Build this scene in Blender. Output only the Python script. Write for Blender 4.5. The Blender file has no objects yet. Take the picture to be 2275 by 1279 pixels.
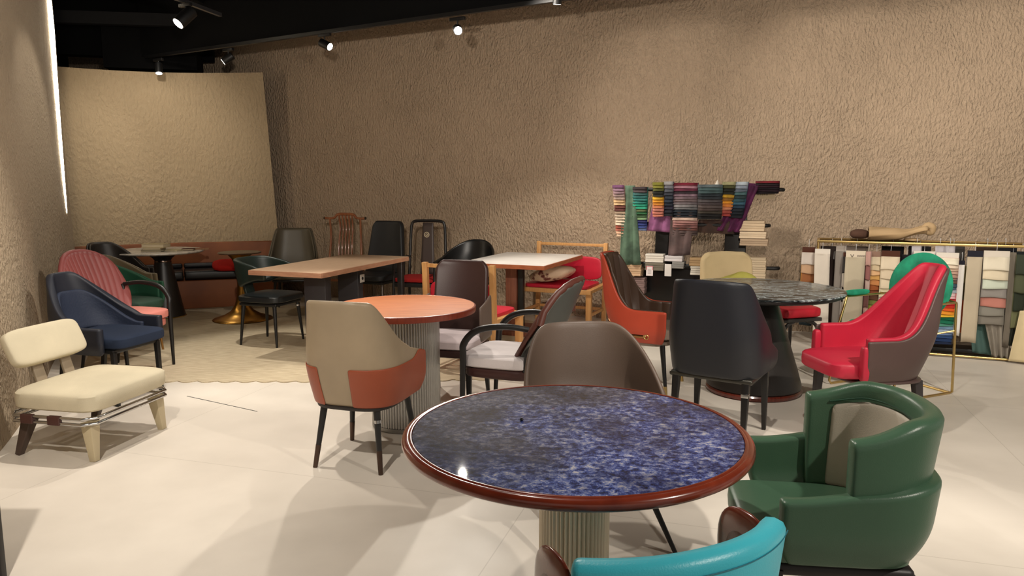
import bpy, bmesh, math, random
from math import sin, cos, pi, radians as R
from mathutils import Vector as V, Matrix

# ------------------------------------------------------------------ camera, world, exposure
scn = bpy.context.scene
COL = scn.collection
H, PITCH, FPX = 1.48, R(7.9), 1650.0
cam = bpy.data.cameras.new('camera'); cam.sensor_width = 36.0; cam.lens = 36.0*FPX/2275.0
cam.clip_start = .05; cam.clip_end = 60
camo = bpy.data.objects.new('camera', cam); COL.objects.link(camo)
camo.location = (0, 0, H); camo.rotation_euler = (pi/2 - PITCH, 0, 0)
scn.camera = camo
scn.view_settings.view_transform = 'Standard'; scn.view_settings.look = 'None'
scn.view_settings.gamma = 1; scn.view_settings.use_curve_mapping = False
scn.view_settings.exposure = 0.45
w = bpy.data.worlds.new('world'); scn.world = w; w.use_nodes = True
bg = w.node_tree.nodes['Background']; bg.inputs[0].default_value = (1.0, .90, .79, 1); bg.inputs[1].default_value = .26

def spot(loc, aim, power, size=60, blend=.6, rad=.04, col=(1, .91, .80), parent=None, name='unseen_spot'):
    l = bpy.data.lights.new(name, 'SPOT'); l.energy = power; l.spot_size = R(size); l.spot_blend = blend
    l.shadow_soft_size = rad; l.color = col
    o = bpy.data.objects.new(name, l); COL.objects.link(o)
    d = V(aim) - V(loc); o.rotation_euler = d.to_track_quat('-Z', 'Y').to_euler(); o.location = loc
    return o
# spots outside the frame: a few read off cast shadows, the rest added fill
for loc, aim, pw, sz, bl in [
    ((3.0, .5, 3.3), (.3, 2.6, .2), 210, 62, .5),
    ((-1.3, 1.2, 3.3), (-1.9, 3.0, 0), 260, 75, .9),
    ((-2.0, 4.4, 3.3), (-2.2, 4.6, 0), 170, 80, .8),
    ((-1.3, 6.5, 3.3), (-.9, 4.7, .0), 150, 60, .6),
    ((3.2, 2.2, 3.3), (3.2, 4.0, 0), 280, 85, .8),
    ((1.0, 3.0, 3.3), (1.2, 4.5, .3), 120, 75, .8),
    ((2.8, 1.5, 2.2), (3.6, 7.0, 2.1), 190, 75, .9),  # added wall washes start here, set low to clear the bulkhead
    ((.6, 1.0, 2.2), (1.2, 8.0, 2.2), 220, 75, .9),
    ((-.6, 1.6, 2.2), (-1.8, 9.0, 2.1), 270, 65, .9),
    ((1.3, 5.3, 2.98), (4.4, 6.9, 1.9), 105, 95, 1.0),  # added grazing spots start here, to bring out the plaster relief
    ((-.1, 6.2, 2.98), (2.4, 7.6, 1.7), 80, 95, 1.0),
    ((3.2, 4.6, 3.0), (5.2, 6.6, 1.8), 90, 95, 1.0),
    ((-.3, 3.2, 3.3), (1.15, 2.2, .5), 130, 55, .8),
    ((.2, 4.2, 3.0), (-3.8, 5.0, 1.7), 200, 75, .9),  # added to brighten the left wall
]:
    spot(loc, aim, pw, sz, bl)

# ------------------------------------------------------------------ materials
def lin(c):
    c = c/255.0
    return c/12.92 if c <= .04045 else ((c+.055)/1.055)**2.4
def rgb(t): return (lin(t[0]), lin(t[1]), lin(t[2]), 1)
_m = {}
def mat(name, col, rough=.5, metal=0, coat=0, bump=None, col2=None, cscale=3, cstretch=(1, 1, 1), sheen=0, cfac=(.35, .65), spec=.5):
    key = (name, col, rough, metal, str(bump), col2)
    if key in _m: return _m[key]
    m = bpy.data.materials.new(name); m.use_nodes = True; nt = m.node_tree; N = nt.nodes; L = nt.links
    b = N['Principled BSDF']; b.inputs['Base Color'].default_value = rgb(col)
    b.inputs['Roughness'].default_value = rough; b.inputs['Metallic'].default_value = metal
    b.inputs['Coat Weight'].default_value = coat; b.inputs['Coat Roughness'].default_value = .12
    b.inputs['Specular IOR Level'].default_value = spec
    if sheen: b.inputs['Sheen Weight'].default_value = sheen; b.inputs['Sheen Tint'].default_value = rgb(col)
    tc = N.new('ShaderNodeTexCoord'); mp = N.new('ShaderNodeMapping'); L.new(tc.outputs['Object'], mp.inputs[0])
    mp.inputs['Scale'].default_value = cstretch
    nz = N.new('ShaderNodeTexNoise'); L.new(mp.outputs[0], nz.inputs['Vector']); nz.inputs['Scale'].default_value = cscale; nz.inputs['Detail'].default_value = 5
    cr = N.new('ShaderNodeValToRGB'); L.new(nz.outputs['Fac'], cr.inputs[0])
    c2 = col2 or tuple(max(0, x*.93) for x in col)
    cr.color_ramp.elements[0].position = cfac[0]; cr.color_ramp.elements[1].position = cfac[1]
    cr.color_ramp.elements[0].color = rgb(c2); cr.color_ramp.elements[1].color = rgb(col)
    L.new(cr.outputs[0], b.inputs['Base Color'])
    if bump:
        n2 = N.new('ShaderNodeTexNoise'); L.new(tc.outputs['Object'], n2.inputs['Vector']); n2.inputs['Scale'].default_value = bump[0]; n2.inputs['Detail'].default_value = 3
        bp = N.new('ShaderNodeBump'); bp.inputs['Strength'].default_value = bump[1]; bp.inputs['Distance'].default_value = .002
        L.new(n2.outputs['Fac'], bp.inputs['Height']); L.new(bp.outputs[0], b.inputs['Normal'])
    _m[key] = m
    return m
def leather(col, rough=.42): return mat('leather', col, rough, bump=(260, .25))
def fabric(col, rough=.9): return mat('woven_fabric', col, rough, bump=(420, .6), spec=.2)
def velvet(col): return mat('velvet', col, .75, sheen=.6, bump=(90, .2), col2=tuple(x*.7 for x in col), cscale=9, spec=.3)
def paint(col, rough=.4): return mat('lacquer', col, rough)
def metal(col, rough=.25): return mat('metal', col, rough, 1.0)
def wood(col, col2, rough=.45, coat=0, stretch=(14, 14, 1.2)): return mat('wood', col, rough, coat=coat, col2=col2, cscale=4, cstretch=stretch, cfac=(.3, .7))
def paper(col): return mat('paper', col, .8, spec=.2)
BLACKW = paint((22, 20, 20), .38); BLACKM = paint((16, 16, 17), .45)
GOLD = metal((212, 182, 120), .3); CHROME = metal((200, 200, 200), .15); GUN = metal((120, 112, 105), .3)

def emit(col, s):
    m = bpy.data.materials.new('lamp_glow'); m.use_nodes = True; b = m.node_tree.nodes['Principled BSDF']
    b.inputs['Emission Color'].default_value = rgb(col); b.inputs['Emission Strength'].default_value = s; return m

def plaster(name, col, col2, scale=1.0, strength=.9, seams=(), joints=()):
    m = bpy.data.materials.new(name); m.use_nodes = True; nt = m.node_tree; N = nt.nodes; L = nt.links
    b = N['Principled BSDF']; b.inputs['Roughness'].default_value = .92; b.inputs['Specular IOR Level'].default_value = .2
    tc = N.new('ShaderNodeTexCoord'); mp = N.new('ShaderNodeMapping'); L.new(tc.outputs['UV'], mp.inputs[0])
    mp.inputs['Scale'].default_value = (1, .5, 1)
    wn = N.new('ShaderNodeTexNoise'); wn.inputs['Scale'].default_value = 6*scale; wn.inputs['Detail'].default_value = 2
    L.new(mp.outputs[0], wn.inputs['Vector'])
    mx = N.new('ShaderNodeVectorMath'); mx.operation = 'MULTIPLY_ADD'; L.new(wn.outputs['Color'], mx.inputs[0]); mx.inputs[1].default_value = (.05, .10, 0)
    L.new(mp.outputs[0], mx.inputs[2])
    n1 = N.new('ShaderNodeTexNoise'); n1.inputs['Scale'].default_value = 46*scale; n1.inputs['Detail'].default_value = 3; n1.inputs['Roughness'].default_value = .5
    L.new(mx.outputs[0], n1.inputs['Vector'])
    r1 = N.new('ShaderNodeMapRange'); r1.inputs['From Min'].default_value = .25; r1.inputs['From Max'].default_value = .75
    L.new(n1.outputs['Fac'], r1.inputs['Value'])
    n2 = N.new('ShaderNodeTexNoise'); n2.inputs['Scale'].default_value = 1.3; L.new(tc.outputs['UV'], n2.inputs['Vector'])
    r2 = N.new('ShaderNodeMapRange'); r2.inputs['From Min'].default_value = .35; r2.inputs['From Max'].default_value = .65; r2.inputs['To Min'].default_value = .75; r2.inputs['To Max'].default_value = 1
    L.new(n2.outputs['Fac'], r2.inputs['Value'])
    ml = N.new('ShaderNodeMath'); ml.operation = 'MULTIPLY'; L.new(r1.outputs[0], ml.inputs[0]); L.new(r2.outputs[0], ml.inputs[1])
    hgt = ml.outputs[0]
    sx = N.new('ShaderNodeSeparateXYZ'); L.new(tc.outputs['UV'], sx.inputs[0])
    for ax, lst in (('Y', seams), ('X', joints)):
        for z0 in lst:
            a = N.new('ShaderNodeMath'); a.operation = 'COMPARE'; L.new(sx.outputs[ax], a.inputs[0]); a.inputs[1].default_value = z0; a.inputs[2].default_value = .006
            s = N.new('ShaderNodeMath'); s.operation = 'MULTIPLY_ADD'; L.new(a.outputs[0], s.inputs[0]); s.inputs[1].default_value = -.8; L.new(hgt, s.inputs[2]); hgt = s.outputs[0]
    bp = N.new('ShaderNodeBump'); bp.inputs['Strength'].default_value = strength; bp.inputs['Distance'].default_value = .028
    L.new(hgt, bp.inputs['Height']); L.new(bp.outputs[0], b.inputs['Normal'])
    cr = N.new('ShaderNodeValToRGB'); cr.color_ramp.elements[0].color = rgb(col2); cr.color_ramp.elements[1].color = rgb(col); L.new(r1.outputs[0], cr.inputs[0])
    L.new(cr.outputs[0], b.inputs['Base Color'])
    return m

def floor_mat():
    m = bpy.data.materials.new('polished_screed'); m.use_nodes = True; nt = m.node_tree; N = nt.nodes; L = nt.links
    b = N['Principled BSDF']; b.inputs['Roughness'].default_value = .38; b.inputs['Specular IOR Level'].default_value = .35
    tc = N.new('ShaderNodeTexCoord')
    n1 = N.new('ShaderNodeTexNoise'); n1.inputs['Scale'].default_value = 1.4; n1.inputs['Detail'].default_value = 8; L.new(tc.outputs['Object'], n1.inputs['Vector'])
    cr = N.new('ShaderNodeValToRGB'); cr.color_ramp.elements[0].position = .3; cr.color_ramp.elements[0].color = rgb((208, 200, 188)); cr.color_ramp.elements[1].position = .62; cr.color_ramp.elements[1].color = rgb((226, 218, 206))
    L.new(n1.outputs['Fac'], cr.inputs[0])
    # joints between the large floor slabs
    mp = N.new('ShaderNodeMapping'); mp.inputs['Rotation'].default_value = (0, 0, R(17)); mp.inputs['Location'].default_value = (.9, 1.62, 0); L.new(tc.outputs['Object'], mp.inputs[0])
    bk = N.new('ShaderNodeTexBrick'); bk.inputs['Scale'].default_value = 1; bk.inputs['Brick Width'].default_value = 2.4; bk.inputs['Row Height'].default_value = 2.4
    bk.inputs['Mortar Size'].default_value = .0025; bk.inputs['Mortar Smooth'].default_value = 0; bk.offset = 0
    bk.inputs['Color1'].default_value = (1, 1, 1, 1); bk.inputs['Color2'].default_value = (1, 1, 1, 1); bk.inputs['Mortar'].default_value = (.6, .58, .55, 1)
    L.new(mp.outputs[0], bk.inputs['Vector'])
    mx = N.new('ShaderNodeMix'); mx.data_type = 'RGBA'; mx.blend_type = 'MULTIPLY'; mx.inputs['Factor'].default_value = .45
    L.new(cr.outputs[0], mx.inputs['A']); L.new(bk.outputs['Color'], mx.inputs['B']); L.new(mx.outputs['Result'], b.inputs['Base Color'])
    n3 = N.new('ShaderNodeTexNoise'); n3.inputs['Scale'].default_value = 3; n3.inputs['Detail'].default_value = 4; L.new(tc.outputs['Object'], n3.inputs['Vector'])
    r3 = N.new('ShaderNodeMapRange'); r3.inputs['To Min'].default_value = .3; r3.inputs['To Max'].default_value = .55; L.new(n3.outputs['Fac'], r3.inputs['Value']); L.new(r3.outputs[0], b.inputs['Roughness'])
    return m

def blue_stone():
    m = bpy.data.materials.new('blue_marble'); m.use_nodes = True; nt = m.node_tree; N = nt.nodes; L = nt.links
    b = N['Principled BSDF']; b.inputs['Roughness'].default_value = .6; b.inputs['Specular IOR Level'].default_value = .1; b.inputs['Coat Weight'].default_value = .75; b.inputs['Coat Roughness'].default_value = .02
    tc = N.new('ShaderNodeTexCoord')
    def noise(s, d, r=.6, dist=0.0, stretch=None):
        n = N.new('ShaderNodeTexNoise'); n.inputs['Scale'].default_value = s; n.inputs['Detail'].default_value = d; n.inputs['Roughness'].default_value = r; n.inputs['Distortion'].default_value = dist
        if stretch:
            mp = N.new('ShaderNodeMapping'); mp.inputs['Rotation'].default_value = (0, 0, R(stretch[3])); mp.inputs['Scale'].default_value = stretch[:3]; L.new(tc.outputs['Object'], mp.inputs[0]); L.new(mp.outputs[0], n.inputs['Vector'])
        else: L.new(tc.outputs['Object'], n.inputs['Vector'])
        return n
    def ramp(src, stops):
        c = N.new('ShaderNodeValToRGB'); L.new(src, c.inputs[0]); e = c.color_ramp.elements
        while len(e) < len(stops): e.new(.5)
        for k, (p, cc) in enumerate(stops): e[k].position = p; e[k].color = rgb(cc) if len(cc) == 3 else cc
        return c
    fine = noise(42, 12, .78, .2, (1, 1.15, 1, 20))
    blue = ramp(fine.outputs['Fac'], [(.38, (12, 18, 48)), (.45, (28, 42, 104)), (.50, (66, 88, 168)), (.545, (128, 142, 190)), (.62, (210, 206, 208))])
    grey = ramp(fine.outputs['Fac'], [(.38, (30, 29, 32)), (.47, (56, 56, 66)), (.54, (86, 88, 104)), (.64, (124, 120, 118))])  # greyed stone tones for the painted reflection
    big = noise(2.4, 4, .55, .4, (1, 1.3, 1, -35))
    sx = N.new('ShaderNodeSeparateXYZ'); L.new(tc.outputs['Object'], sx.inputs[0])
    # wall reflection painted in as a grey zone across the slab's back left
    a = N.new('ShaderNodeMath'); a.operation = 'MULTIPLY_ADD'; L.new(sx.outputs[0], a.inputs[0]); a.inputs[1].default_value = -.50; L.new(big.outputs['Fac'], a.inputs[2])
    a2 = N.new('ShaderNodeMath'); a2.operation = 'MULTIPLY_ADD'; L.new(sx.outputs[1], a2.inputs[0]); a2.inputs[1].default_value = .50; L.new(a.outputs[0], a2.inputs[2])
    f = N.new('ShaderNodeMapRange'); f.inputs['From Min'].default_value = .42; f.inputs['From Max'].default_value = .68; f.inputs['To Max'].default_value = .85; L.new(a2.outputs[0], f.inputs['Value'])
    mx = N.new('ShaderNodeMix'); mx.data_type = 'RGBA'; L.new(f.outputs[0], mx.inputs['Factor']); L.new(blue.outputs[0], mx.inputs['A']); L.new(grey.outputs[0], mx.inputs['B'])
    rust = noise(5, 5, .6, .8); rr = ramp(rust.outputs['Fac'], [(.69, (0, 0, 0)), (.78, (255, 255, 255))])
    mx2 = N.new('ShaderNodeMix'); mx2.data_type = 'RGBA'; L.new(rr.outputs[0], mx2.inputs['Factor']); L.new(mx.outputs['Result'], mx2.inputs['A']); mx2.inputs['B'].default_value = rgb((150, 84, 66))
    mid = noise(6, 5, .6, .3); mr = ramp(mid.outputs['Fac'], [(.34, (130, 130, 150)), (.58, (255, 255, 255))])
    mx3 = N.new('ShaderNodeMix'); mx3.data_type = 'RGBA'; mx3.blend_type = 'MULTIPLY'; mx3.inputs['Factor'].default_value = 1; L.new(mx2.outputs['Result'], mx3.inputs['A']); L.new(mr.outputs[0], mx3.inputs['B'])
    L.new(mx3.outputs['Result'], b.inputs['Base Color'])
    return m

def veined(name, base, vein, scale=3, rough=.15, spec=.5):
    m = bpy.data.materials.new(name); m.use_nodes = True; nt = m.node_tree; N = nt.nodes; L = nt.links
    b = N['Principled BSDF']; b.inputs['Roughness'].default_value = rough; b.inputs['Specular IOR Level'].default_value = spec
    tc = N.new('ShaderNodeTexCoord'); mp = N.new('ShaderNodeMapping'); mp.inputs['Scale'].default_value = (1, 2.4, 1); mp.inputs['Rotation'].default_value = (0, 0, R(25)); L.new(tc.outputs['Object'], mp.inputs[0])
    n = N.new('ShaderNodeTexNoise'); n.inputs['Scale'].default_value = scale; n.inputs['Detail'].default_value = 9; n.inputs['Roughness'].default_value = .66; n.inputs['Distortion'].default_value = 1.4; L.new(mp.outputs[0], n.inputs['Vector'])
    s = N.new('ShaderNodeMath'); s.operation = 'SUBTRACT'; L.new(n.outputs['Fac'], s.inputs[0]); s.inputs[1].default_value = .5
    ab = N.new('ShaderNodeMath'); ab.operation = 'ABSOLUTE'; L.new(s.outputs[0], ab.inputs[0])
    cr = N.new('ShaderNodeValToRGB'); e = cr.color_ramp.elements; e[0].position = 0; e[0].color = rgb(vein); e[1].position = .10; e[1].color = rgb(base)
    x = e.new(.025); x.color = rgb(tuple((p*.45+q*.55) for p, q in zip(vein, base)))
    L.new(ab.outputs[0], cr.inputs[0]); L.new(cr.outputs[0], b.inputs['Base Color'])
    return m

# ------------------------------------------------------------------ mesh helpers
class MB:
    def __init__(s): s.v = []; s.f = []; s.uv = None
    def grid(s, f, nu, nv, closed=False):
        o = len(s.v); cu = nu if closed else nu+1
        for j in range(nv+1):
            for i in range(cu): s.v.append(tuple(f(i/nu, j/nv)))
        for j in range(nv):
            for i in range(nu):
                i2 = (i+1) % cu
                s.f.append((o+j*cu+i, o+j*cu+i2, o+(j+1)*cu+i2, o+(j+1)*cu+i))
        return s
    def lathe(s, prof, n=48, c=(0, 0, 0), rf=None):
        o = len(s.v); m = len(prof)
        for (r, z) in prof:
            for i in range(n):
                a = 2*pi*i/n; rr = r if rf is None else rf(r, z, a, i)
                s.v.append((c[0]+rr*cos(a), c[1]+rr*sin(a), c[2]+z))
        for j in range(m-1):
            for i in range(n):
                i2 = (i+1) % n
                s.f.append((o+j*n+i, o+j*n+i2, o+(j+1)*n+i2, o+(j+1)*n+i))
        s.f.append(tuple(o+i for i in reversed(range(n)))); s.f.append(tuple(o+(m-1)*n+i for i in range(n)))
        return s
    def box(s, c, d, rot=None, taper=1.0):
        o = len(s.v); M = rot or Matrix.Identity(3)
        for z in (-1, 1):
            k = 1 if z < 0 else taper
            for (x, y) in ((-1, -1), (1, -1), (1, 1), (-1, 1)):
                p = M @ V((x*d[0]/2*k, y*d[1]/2*k, z*d[2]/2)); s.v.append((p.x+c[0], p.y+c[1], p.z+c[2]))
        for q in ((3, 2, 1, 0), (4, 5, 6, 7), (0, 1, 5, 4), (1, 2, 6, 5), (2, 3, 7, 6), (3, 0, 4, 7)): s.f.append(tuple(o+i for i in q))
        return s
    def bar(s, p0, p1, w, h, w1=None, h1=None, up=(0, 0, 1)):
        p0 = V(p0); p1 = V(p1); d = (p1-p0).normalized(); u = V(up)
        if abs(d.dot(u)) > .95: u = V((0, 1, 0))
        a = d.cross(u).normalized(); b = a.cross(d).normalized(); o = len(s.v); w1 = w1 or w; h1 = h1 or h
        for p, ww, hh in ((p0, w, h), (p1, w1, h1)):
            for (x, y) in ((-1, -1), (1, -1), (1, 1), (-1, 1)): s.v.append(tuple(p+a*x*ww/2+b*y*hh/2))
        for q in ((3, 2, 1, 0), (4, 5, 6, 7), (0, 1, 5, 4), (1, 2, 6, 5), (2, 3, 7, 6), (3, 0, 4, 7)): s.f.append(tuple(o+i for i in q))
        return s
    def tube(s, pts, r, n=12, closed=False, smooth=0, ry=None):
        pts = [V(p) for p in pts]
        if smooth:
            m = len(pts); out = []; rr = []
            rl = r if isinstance(r, (list, tuple)) else [r]*m
            rng = range(m) if closed else range(m-1)
            for i in rng:
                g = lambda k: pts[k % m] if closed else pts[max(0, min(m-1, k))]
                a, b, c, d = g(i-1), g(i), g(i+1), g(i+2)
                for k in range(smooth):
                    t = k/smooth
                    out.append(.5*((2*b)+(c-a)*t+(2*a-5*b+4*c-d)*t*t+(3*b-a-3*c+d)*t**3)); rr.append(rl[i]*(1-t)+rl[(i+1) % m]*t)
            if not closed: out.append(pts[-1]); rr.append(rl[-1])
            pts = out; r = rr
        m = len(pts); rl = r if isinstance(r, (list, tuple)) else [r]*m
        o = len(s.v); prev = None
        for i, p in enumerate(pts):
            if closed: d = pts[(i+1) % m]-pts[i-1]
            else: d = pts[min(i+1, m-1)]-pts[max(i-1, 0)]
            d.normalize()
            if prev is None:
                u = V((0, 0, 1)) if abs(d.z) < .9 else V((1, 0, 0))
                a = d.cross(u).normalized()
            else: a = (prev-d*prev.dot(d)).normalized()
            prev = a; b = a.cross(d)
            for k in range(n):
                t = 2*pi*k/n; s.v.append(tuple(p+a*cos(t)*rl[i]+b*sin(t)*(rl[i] if ry is None else ry)))
        for i in range(m if closed else m-1):
            i2 = (i+1) % m
            for k in range(n):
                k2 = (k+1) % n; s.f.append((o+i*n+k, o+i*n+k2, o+i2*n+k2, o+i2*n+k))
        if not closed:
            s.f.append(tuple(o+k for k in reversed(range(n)))); s.f.append(tuple(o+(m-1)*n+k for k in range(n)))
        return s
    def superel(s, c, d, e1=.35, e2=.5, nu=40, nv=16, fn=None):
        def sp(x, e): return math.copysign(abs(x)**e, x)
        def f(u, v):
            th = 2*pi*u; ph = (v-.5)*pi; q = 0 if v in (0, 1) else 1
            p = V((q*sp(cos(ph), e2)*sp(cos(th), e1)*d[0]/2, q*sp(cos(ph), e2)*sp(sin(th), e1)*d[1]/2, sp(sin(ph), e2)*d[2]/2))
            if fn: p = fn(p)
            return p+V(c)
        return s.grid(f, nu, nv, True)
    def build(s, name, m, parent=None, solid=0, offset=0, sub=0, bevel=0, flat=False, loc=None):
        me = bpy.data.meshes.new(name); me.from_pydata(s.v, [], s.f)
        bm = bmesh.new(); bm.from_mesh(me); bmesh.ops.remove_doubles(bm, verts=bm.verts, dist=1e-6)
        bmesh.ops.dissolve_degenerate(bm, dist=1e-7, edges=bm.edges); bmesh.ops.recalc_face_normals(bm, faces=bm.faces); bm.to_mesh(me); bm.free()
        me.materials.append(m)
        o = bpy.data.objects.new(name, me); COL.objects.link(o)
        if parent: o.parent = parent
        if loc: o.location = loc
        if solid:
            q = o.modifiers.new('solid', 'SOLIDIFY'); q.thickness = solid; q.offset = offset
        if bevel:
            q = o.modifiers.new('bevel', 'BEVEL'); q.width = bevel; q.segments = 3; q.limit_method = 'ANGLE'; q.angle_limit = R(40)
        if sub:
            q = o.modifiers.new('sub', 'SUBSURF'); q.levels = sub; q.render_levels = sub
        if not flat:
            if bevel or sub: me.polygons.foreach_set('use_smooth', [True]*len(me.polygons))
            else:
                me.polygons.foreach_set('use_smooth', [True]*len(me.polygons)); me.set_sharp_from_angle(angle=R(38))
        return o

def tag(o, label, cat, group=None, kind=None):
    o['label'] = label; o['category'] = cat
    if group: o['group'] = group
    if kind: o['kind'] = kind
    return o
def thing(name, label, cat, x=0, y=0, z=0, rot=0, group=None):
    o = bpy.data.objects.new(name, None); COL.objects.link(o); o.empty_display_size = .1
    o.location = (x, y, z); o.rotation_euler = (0, 0, R(rot)); return tag(o, label, cat, group)
def struct(name, mb, m, **k):
    o = mb.build(name, m, **k); o['kind'] = 'structure'; return o
def ss(x): x = max(0, min(1, x)); return x*x*(3-2*x)

def shell(w, yb, yf, z0, zb, za, s0=.4, s1=.8, n=2.6, kb=.85, lean=.1, taper=0., frac=.6, crown=0., flare=0., bz=None):
    """horseshoe shell: u runs arm - back - arm, v runs bottom - top"""
    def f(u, v):
        u = u*2-1; s = abs(u); sg = 1 if u >= 0 else -1
        if s < frac:
            th = s/frac*pi/2; x = w/2*max(0, sin(th))**(2/n); y = yb*max(0, cos(th))**(2/n)
        else: x = w/2; y = -yf*(s-frac)/(1-frac)
        zt = zb+(za-zb)*ss((s-s0)/(s1-s0)) - crown*s*s
        zz0 = z0 if bz is None else bz(s)
        z = zz0+(zt-zz0)*v; hh = (z-z0)/(zb-z0)
        k = kb+(1-kb)*sin(min(v*2.0, 1)*pi/2)
        x *= k*(1+flare*hh); y *= k
        if y > 0: y += lean*hh*(y/yb)
        x *= 1-taper*ss((hh-.35)/.65)
        return V((sg*x, y, z))
    return f
def legs(parent, pts, m, r0=.019, r1=.011, square=False, tip=None, name='leg'):
    """pts: (top point, floor point)"""
    for a, b in pts:
        a = V(a); b = V(b)
        if square: o = MB().bar(a, b, r0*2, r0*2, r1*2, r1*2, up=(0, 1, 0)).build(name, m, parent, bevel=.003)
        else: o = MB().tube([a, b], [r0, r1], 16).build(name, m, parent)
        if tip:
            t, mm, rr = tip; c = b+(a-b)*t
            MB().tube([c, b+V((0, 0, .0005))], [r1+(r0-r1)*t+.0012, r1+.0012], 16).build('foot_cap', mm, o)
def four(x0, x1, yf, yr, zt, sx=.03, sy=.03):
    """splayed leg pairs: (half width front, half width rear, y front, y rear)"""
    return [((s*x, y, zt), (s*(x+sx), y+(sy if y > 0 else -sy), 0)) for (x, y) in ((x0, yf), (x1, yr)) for s in (-1, 1)]

# ------------------------------------------------------------------ the room
FLOOR = floor_mat()
struct('floor', MB().box((0, 4, -.05), (22, 22, .1)), FLOOR, flat=True)
PLAST = plaster('wall_plaster', (184, 162, 138), (178, 156, 132), 1.0, .9, seams=(.78, 1.75), joints=(6.9, 9.9, 5.1))
PLASTL = plaster('panel_plaster', (180, 160, 130), (174, 154, 124), .7, .6, seams=(2.46, 1.05))
PLASTC = plaster('column_plaster', (184, 166, 142), (176, 158, 134), 1.2, .9)
def wall_strip(name, pts, z0, z1, m, thick=.12, topfn=None, leanv=None):
    """pts: plan polyline of the visible face, smoothed; thickness goes behind (left normal)"""
    P = [V((p[0], p[1], 0)) for p in pts]; out = []
    for i in range(len(P)-1):
        g = lambda k: P[max(0, min(len(P)-1, k))]
        a, b, c, d = g(i-1), g(i), g(i+1), g(i+2)
        for k in range(10):
            t = k/10; out.append(.5*((2*b)+(c-a)*t+(2*a-5*b+4*c-d)*t*t+(3*b-a-3*c+d)*t**3))
    out.append(P[-1]); n = len(out); L = [0]
    for i in range(1, n): L.append(L[-1]+(out[i]-out[i-1]).length)
    vs = []; fs = []; uv = []; NZ = 12
    for side in (0, 1):
        for j in range(NZ+1):
            for i in range(n):
                d = (out[min(i+1, n-1)]-out[max(i-1, 0)]).normalized(); nn = V((-d.y, d.x, 0))
                top = topfn(L[i]/L[-1]) if topfn else z1
                z = z0+(top-z0)*j/NZ; p = out[i]+nn*thick*side
                if leanv: p = p+leanv(L[i]/L[-1], z)
                vs.append((p.x, p.y, z)); uv.append((L[i], z))
    m1 = (NZ+1)*n
    for j in range(NZ):
        for i in range(n-1):
            a = j*n+i; fs.append((a, a+1, a+n+1, a+n)); fs.append((m1+a+1, m1+a, m1+a+n, m1+a+n+1))
    for i in range(n-1): fs.append((NZ*n+i, NZ*n+i+1, m1+NZ*n+i+1, m1+NZ*n+i)); fs.append((i+1, i, m1+i, m1+i+1))
    for j in range(NZ): fs.append((j*n, (j+1)*n, m1+(j+1)*n, m1+j*n)); fs.append(((j+1)*n+n-1, j*n+n-1, m1+j*n+n-1, m1+(j+1)*n+n-1))
    me = bpy.data.meshes.new(name); me.from_pydata(vs, [], fs); ul = me.uv_layers.new(name='uv')
    for lp in me.loops: ul.data[lp.index].uv = uv[lp.vertex_index]
    me.materials.append(m); me.polygons.foreach_set('use_smooth', [True]*len(me.polygons)); me.set_sharp_from_angle(angle=R(40))
    o = bpy.data.objects.new(name, me); COL.objects.link(o); o['kind'] = 'structure'; return o
wall_strip('wall_back', [(-7, 12.1), (-3.4, 10.3), (-1.2, 9.25), (1, 8.22), (3, 7.42), (5, 6.75), (7.5, 6.1)], 0, 4.3, PLAST)
wall_strip('wall_partition', [(-5.75, 8.25), (-5.0, 8.92), (-4.1, 9.45), (-3.05, 9.82)], 0, 3, PLASTL, .13,
           topfn=lambda t: 2.79+.03*(2*t-1)**2+.08*t, leanv=lambda t, z: V((-.045*t*z, -.02*z, 0)))
wall_strip('wall_left', [(-4.95, 8.1), (-4.72, 7.95), (-4.47, 7.45), (-4.0, 6.3), (-3.45, 5.2), (-2.9, 3.95), (-2.6, 2.9), (-2.5, 1.2), (-2.5, -1)][::-1], 0, 4.3, PLASTC, .1,
           leanv=lambda t, z: V((.03*(1.6-z) if z < 1.6 else .0, 0, 0)))
CEIL = mat('black_ceiling', (9, 9, 10), .9, spec=.1)
struct('ceiling', MB().box((0, 4.5, 4.35), (22, 17, .1)), CEIL, flat=True)
# bulkhead and lighting track parallel to the back wall
def bulk(p0, p1, z0, z1, t, m, name='trim_1'):
    return struct(name, MB().bar((p0[0], p0[1], (z0+z1)/2), (p1[0], p1[1], (z0+z1)/2), t, z1-z0), m, flat=True)
BLK = mat('black_bulkhead', (11, 11, 12), .9, spec=.15)
struct('wall_blackout', MB().box((-9.5, 8, 2.15), (.1, 12, 4.3)).box((-8, 13.4, 2.15), (5, .1, 4.3)), BLK, flat=True)  # black wall added to keep background light out of the ceiling gaps
bulk((-4.6, 9.62), (3.2, 5.05), 3.06, 4.3, .12, BLK, 'trim_1')
bulk((-8.5, 9.0), (-4.0, 10.3), 3.12, 3.9, .2, BLK, 'trim_2')
bulk((-5.1, 9.7), (-4.05, 9.95), 2.92, 3.5, .5, BLK, 'trim_3')
BEAM = mat('black_steel', (22, 22, 24), .8, spec=.2)
for k, (a, b, z) in enumerate([((-7, 7.6), (-1.5, 6.5), 3.75), ((-6, 6.4), (-3.2, 9.5), 3.8), ((-8, 8.6), (-3.5, 9.3), 3.35), ((-3.7, 5.5), (-3.6, 9.3), 3.55)]):
    bulk(a, b, z, z+.14, .1, BEAM, 'trim_%d' % (k+4))
tr = MB().bar((-4.5, 9.43, 3.035), (2.6, 5.27, 3.035), .036, .035); tr.build('lighting_track', BLACKM, flat=True)
tag(bpy.data.objects['lighting_track'], 'black lighting track running under the bulkhead along the back wall', 'lighting track')
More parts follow.
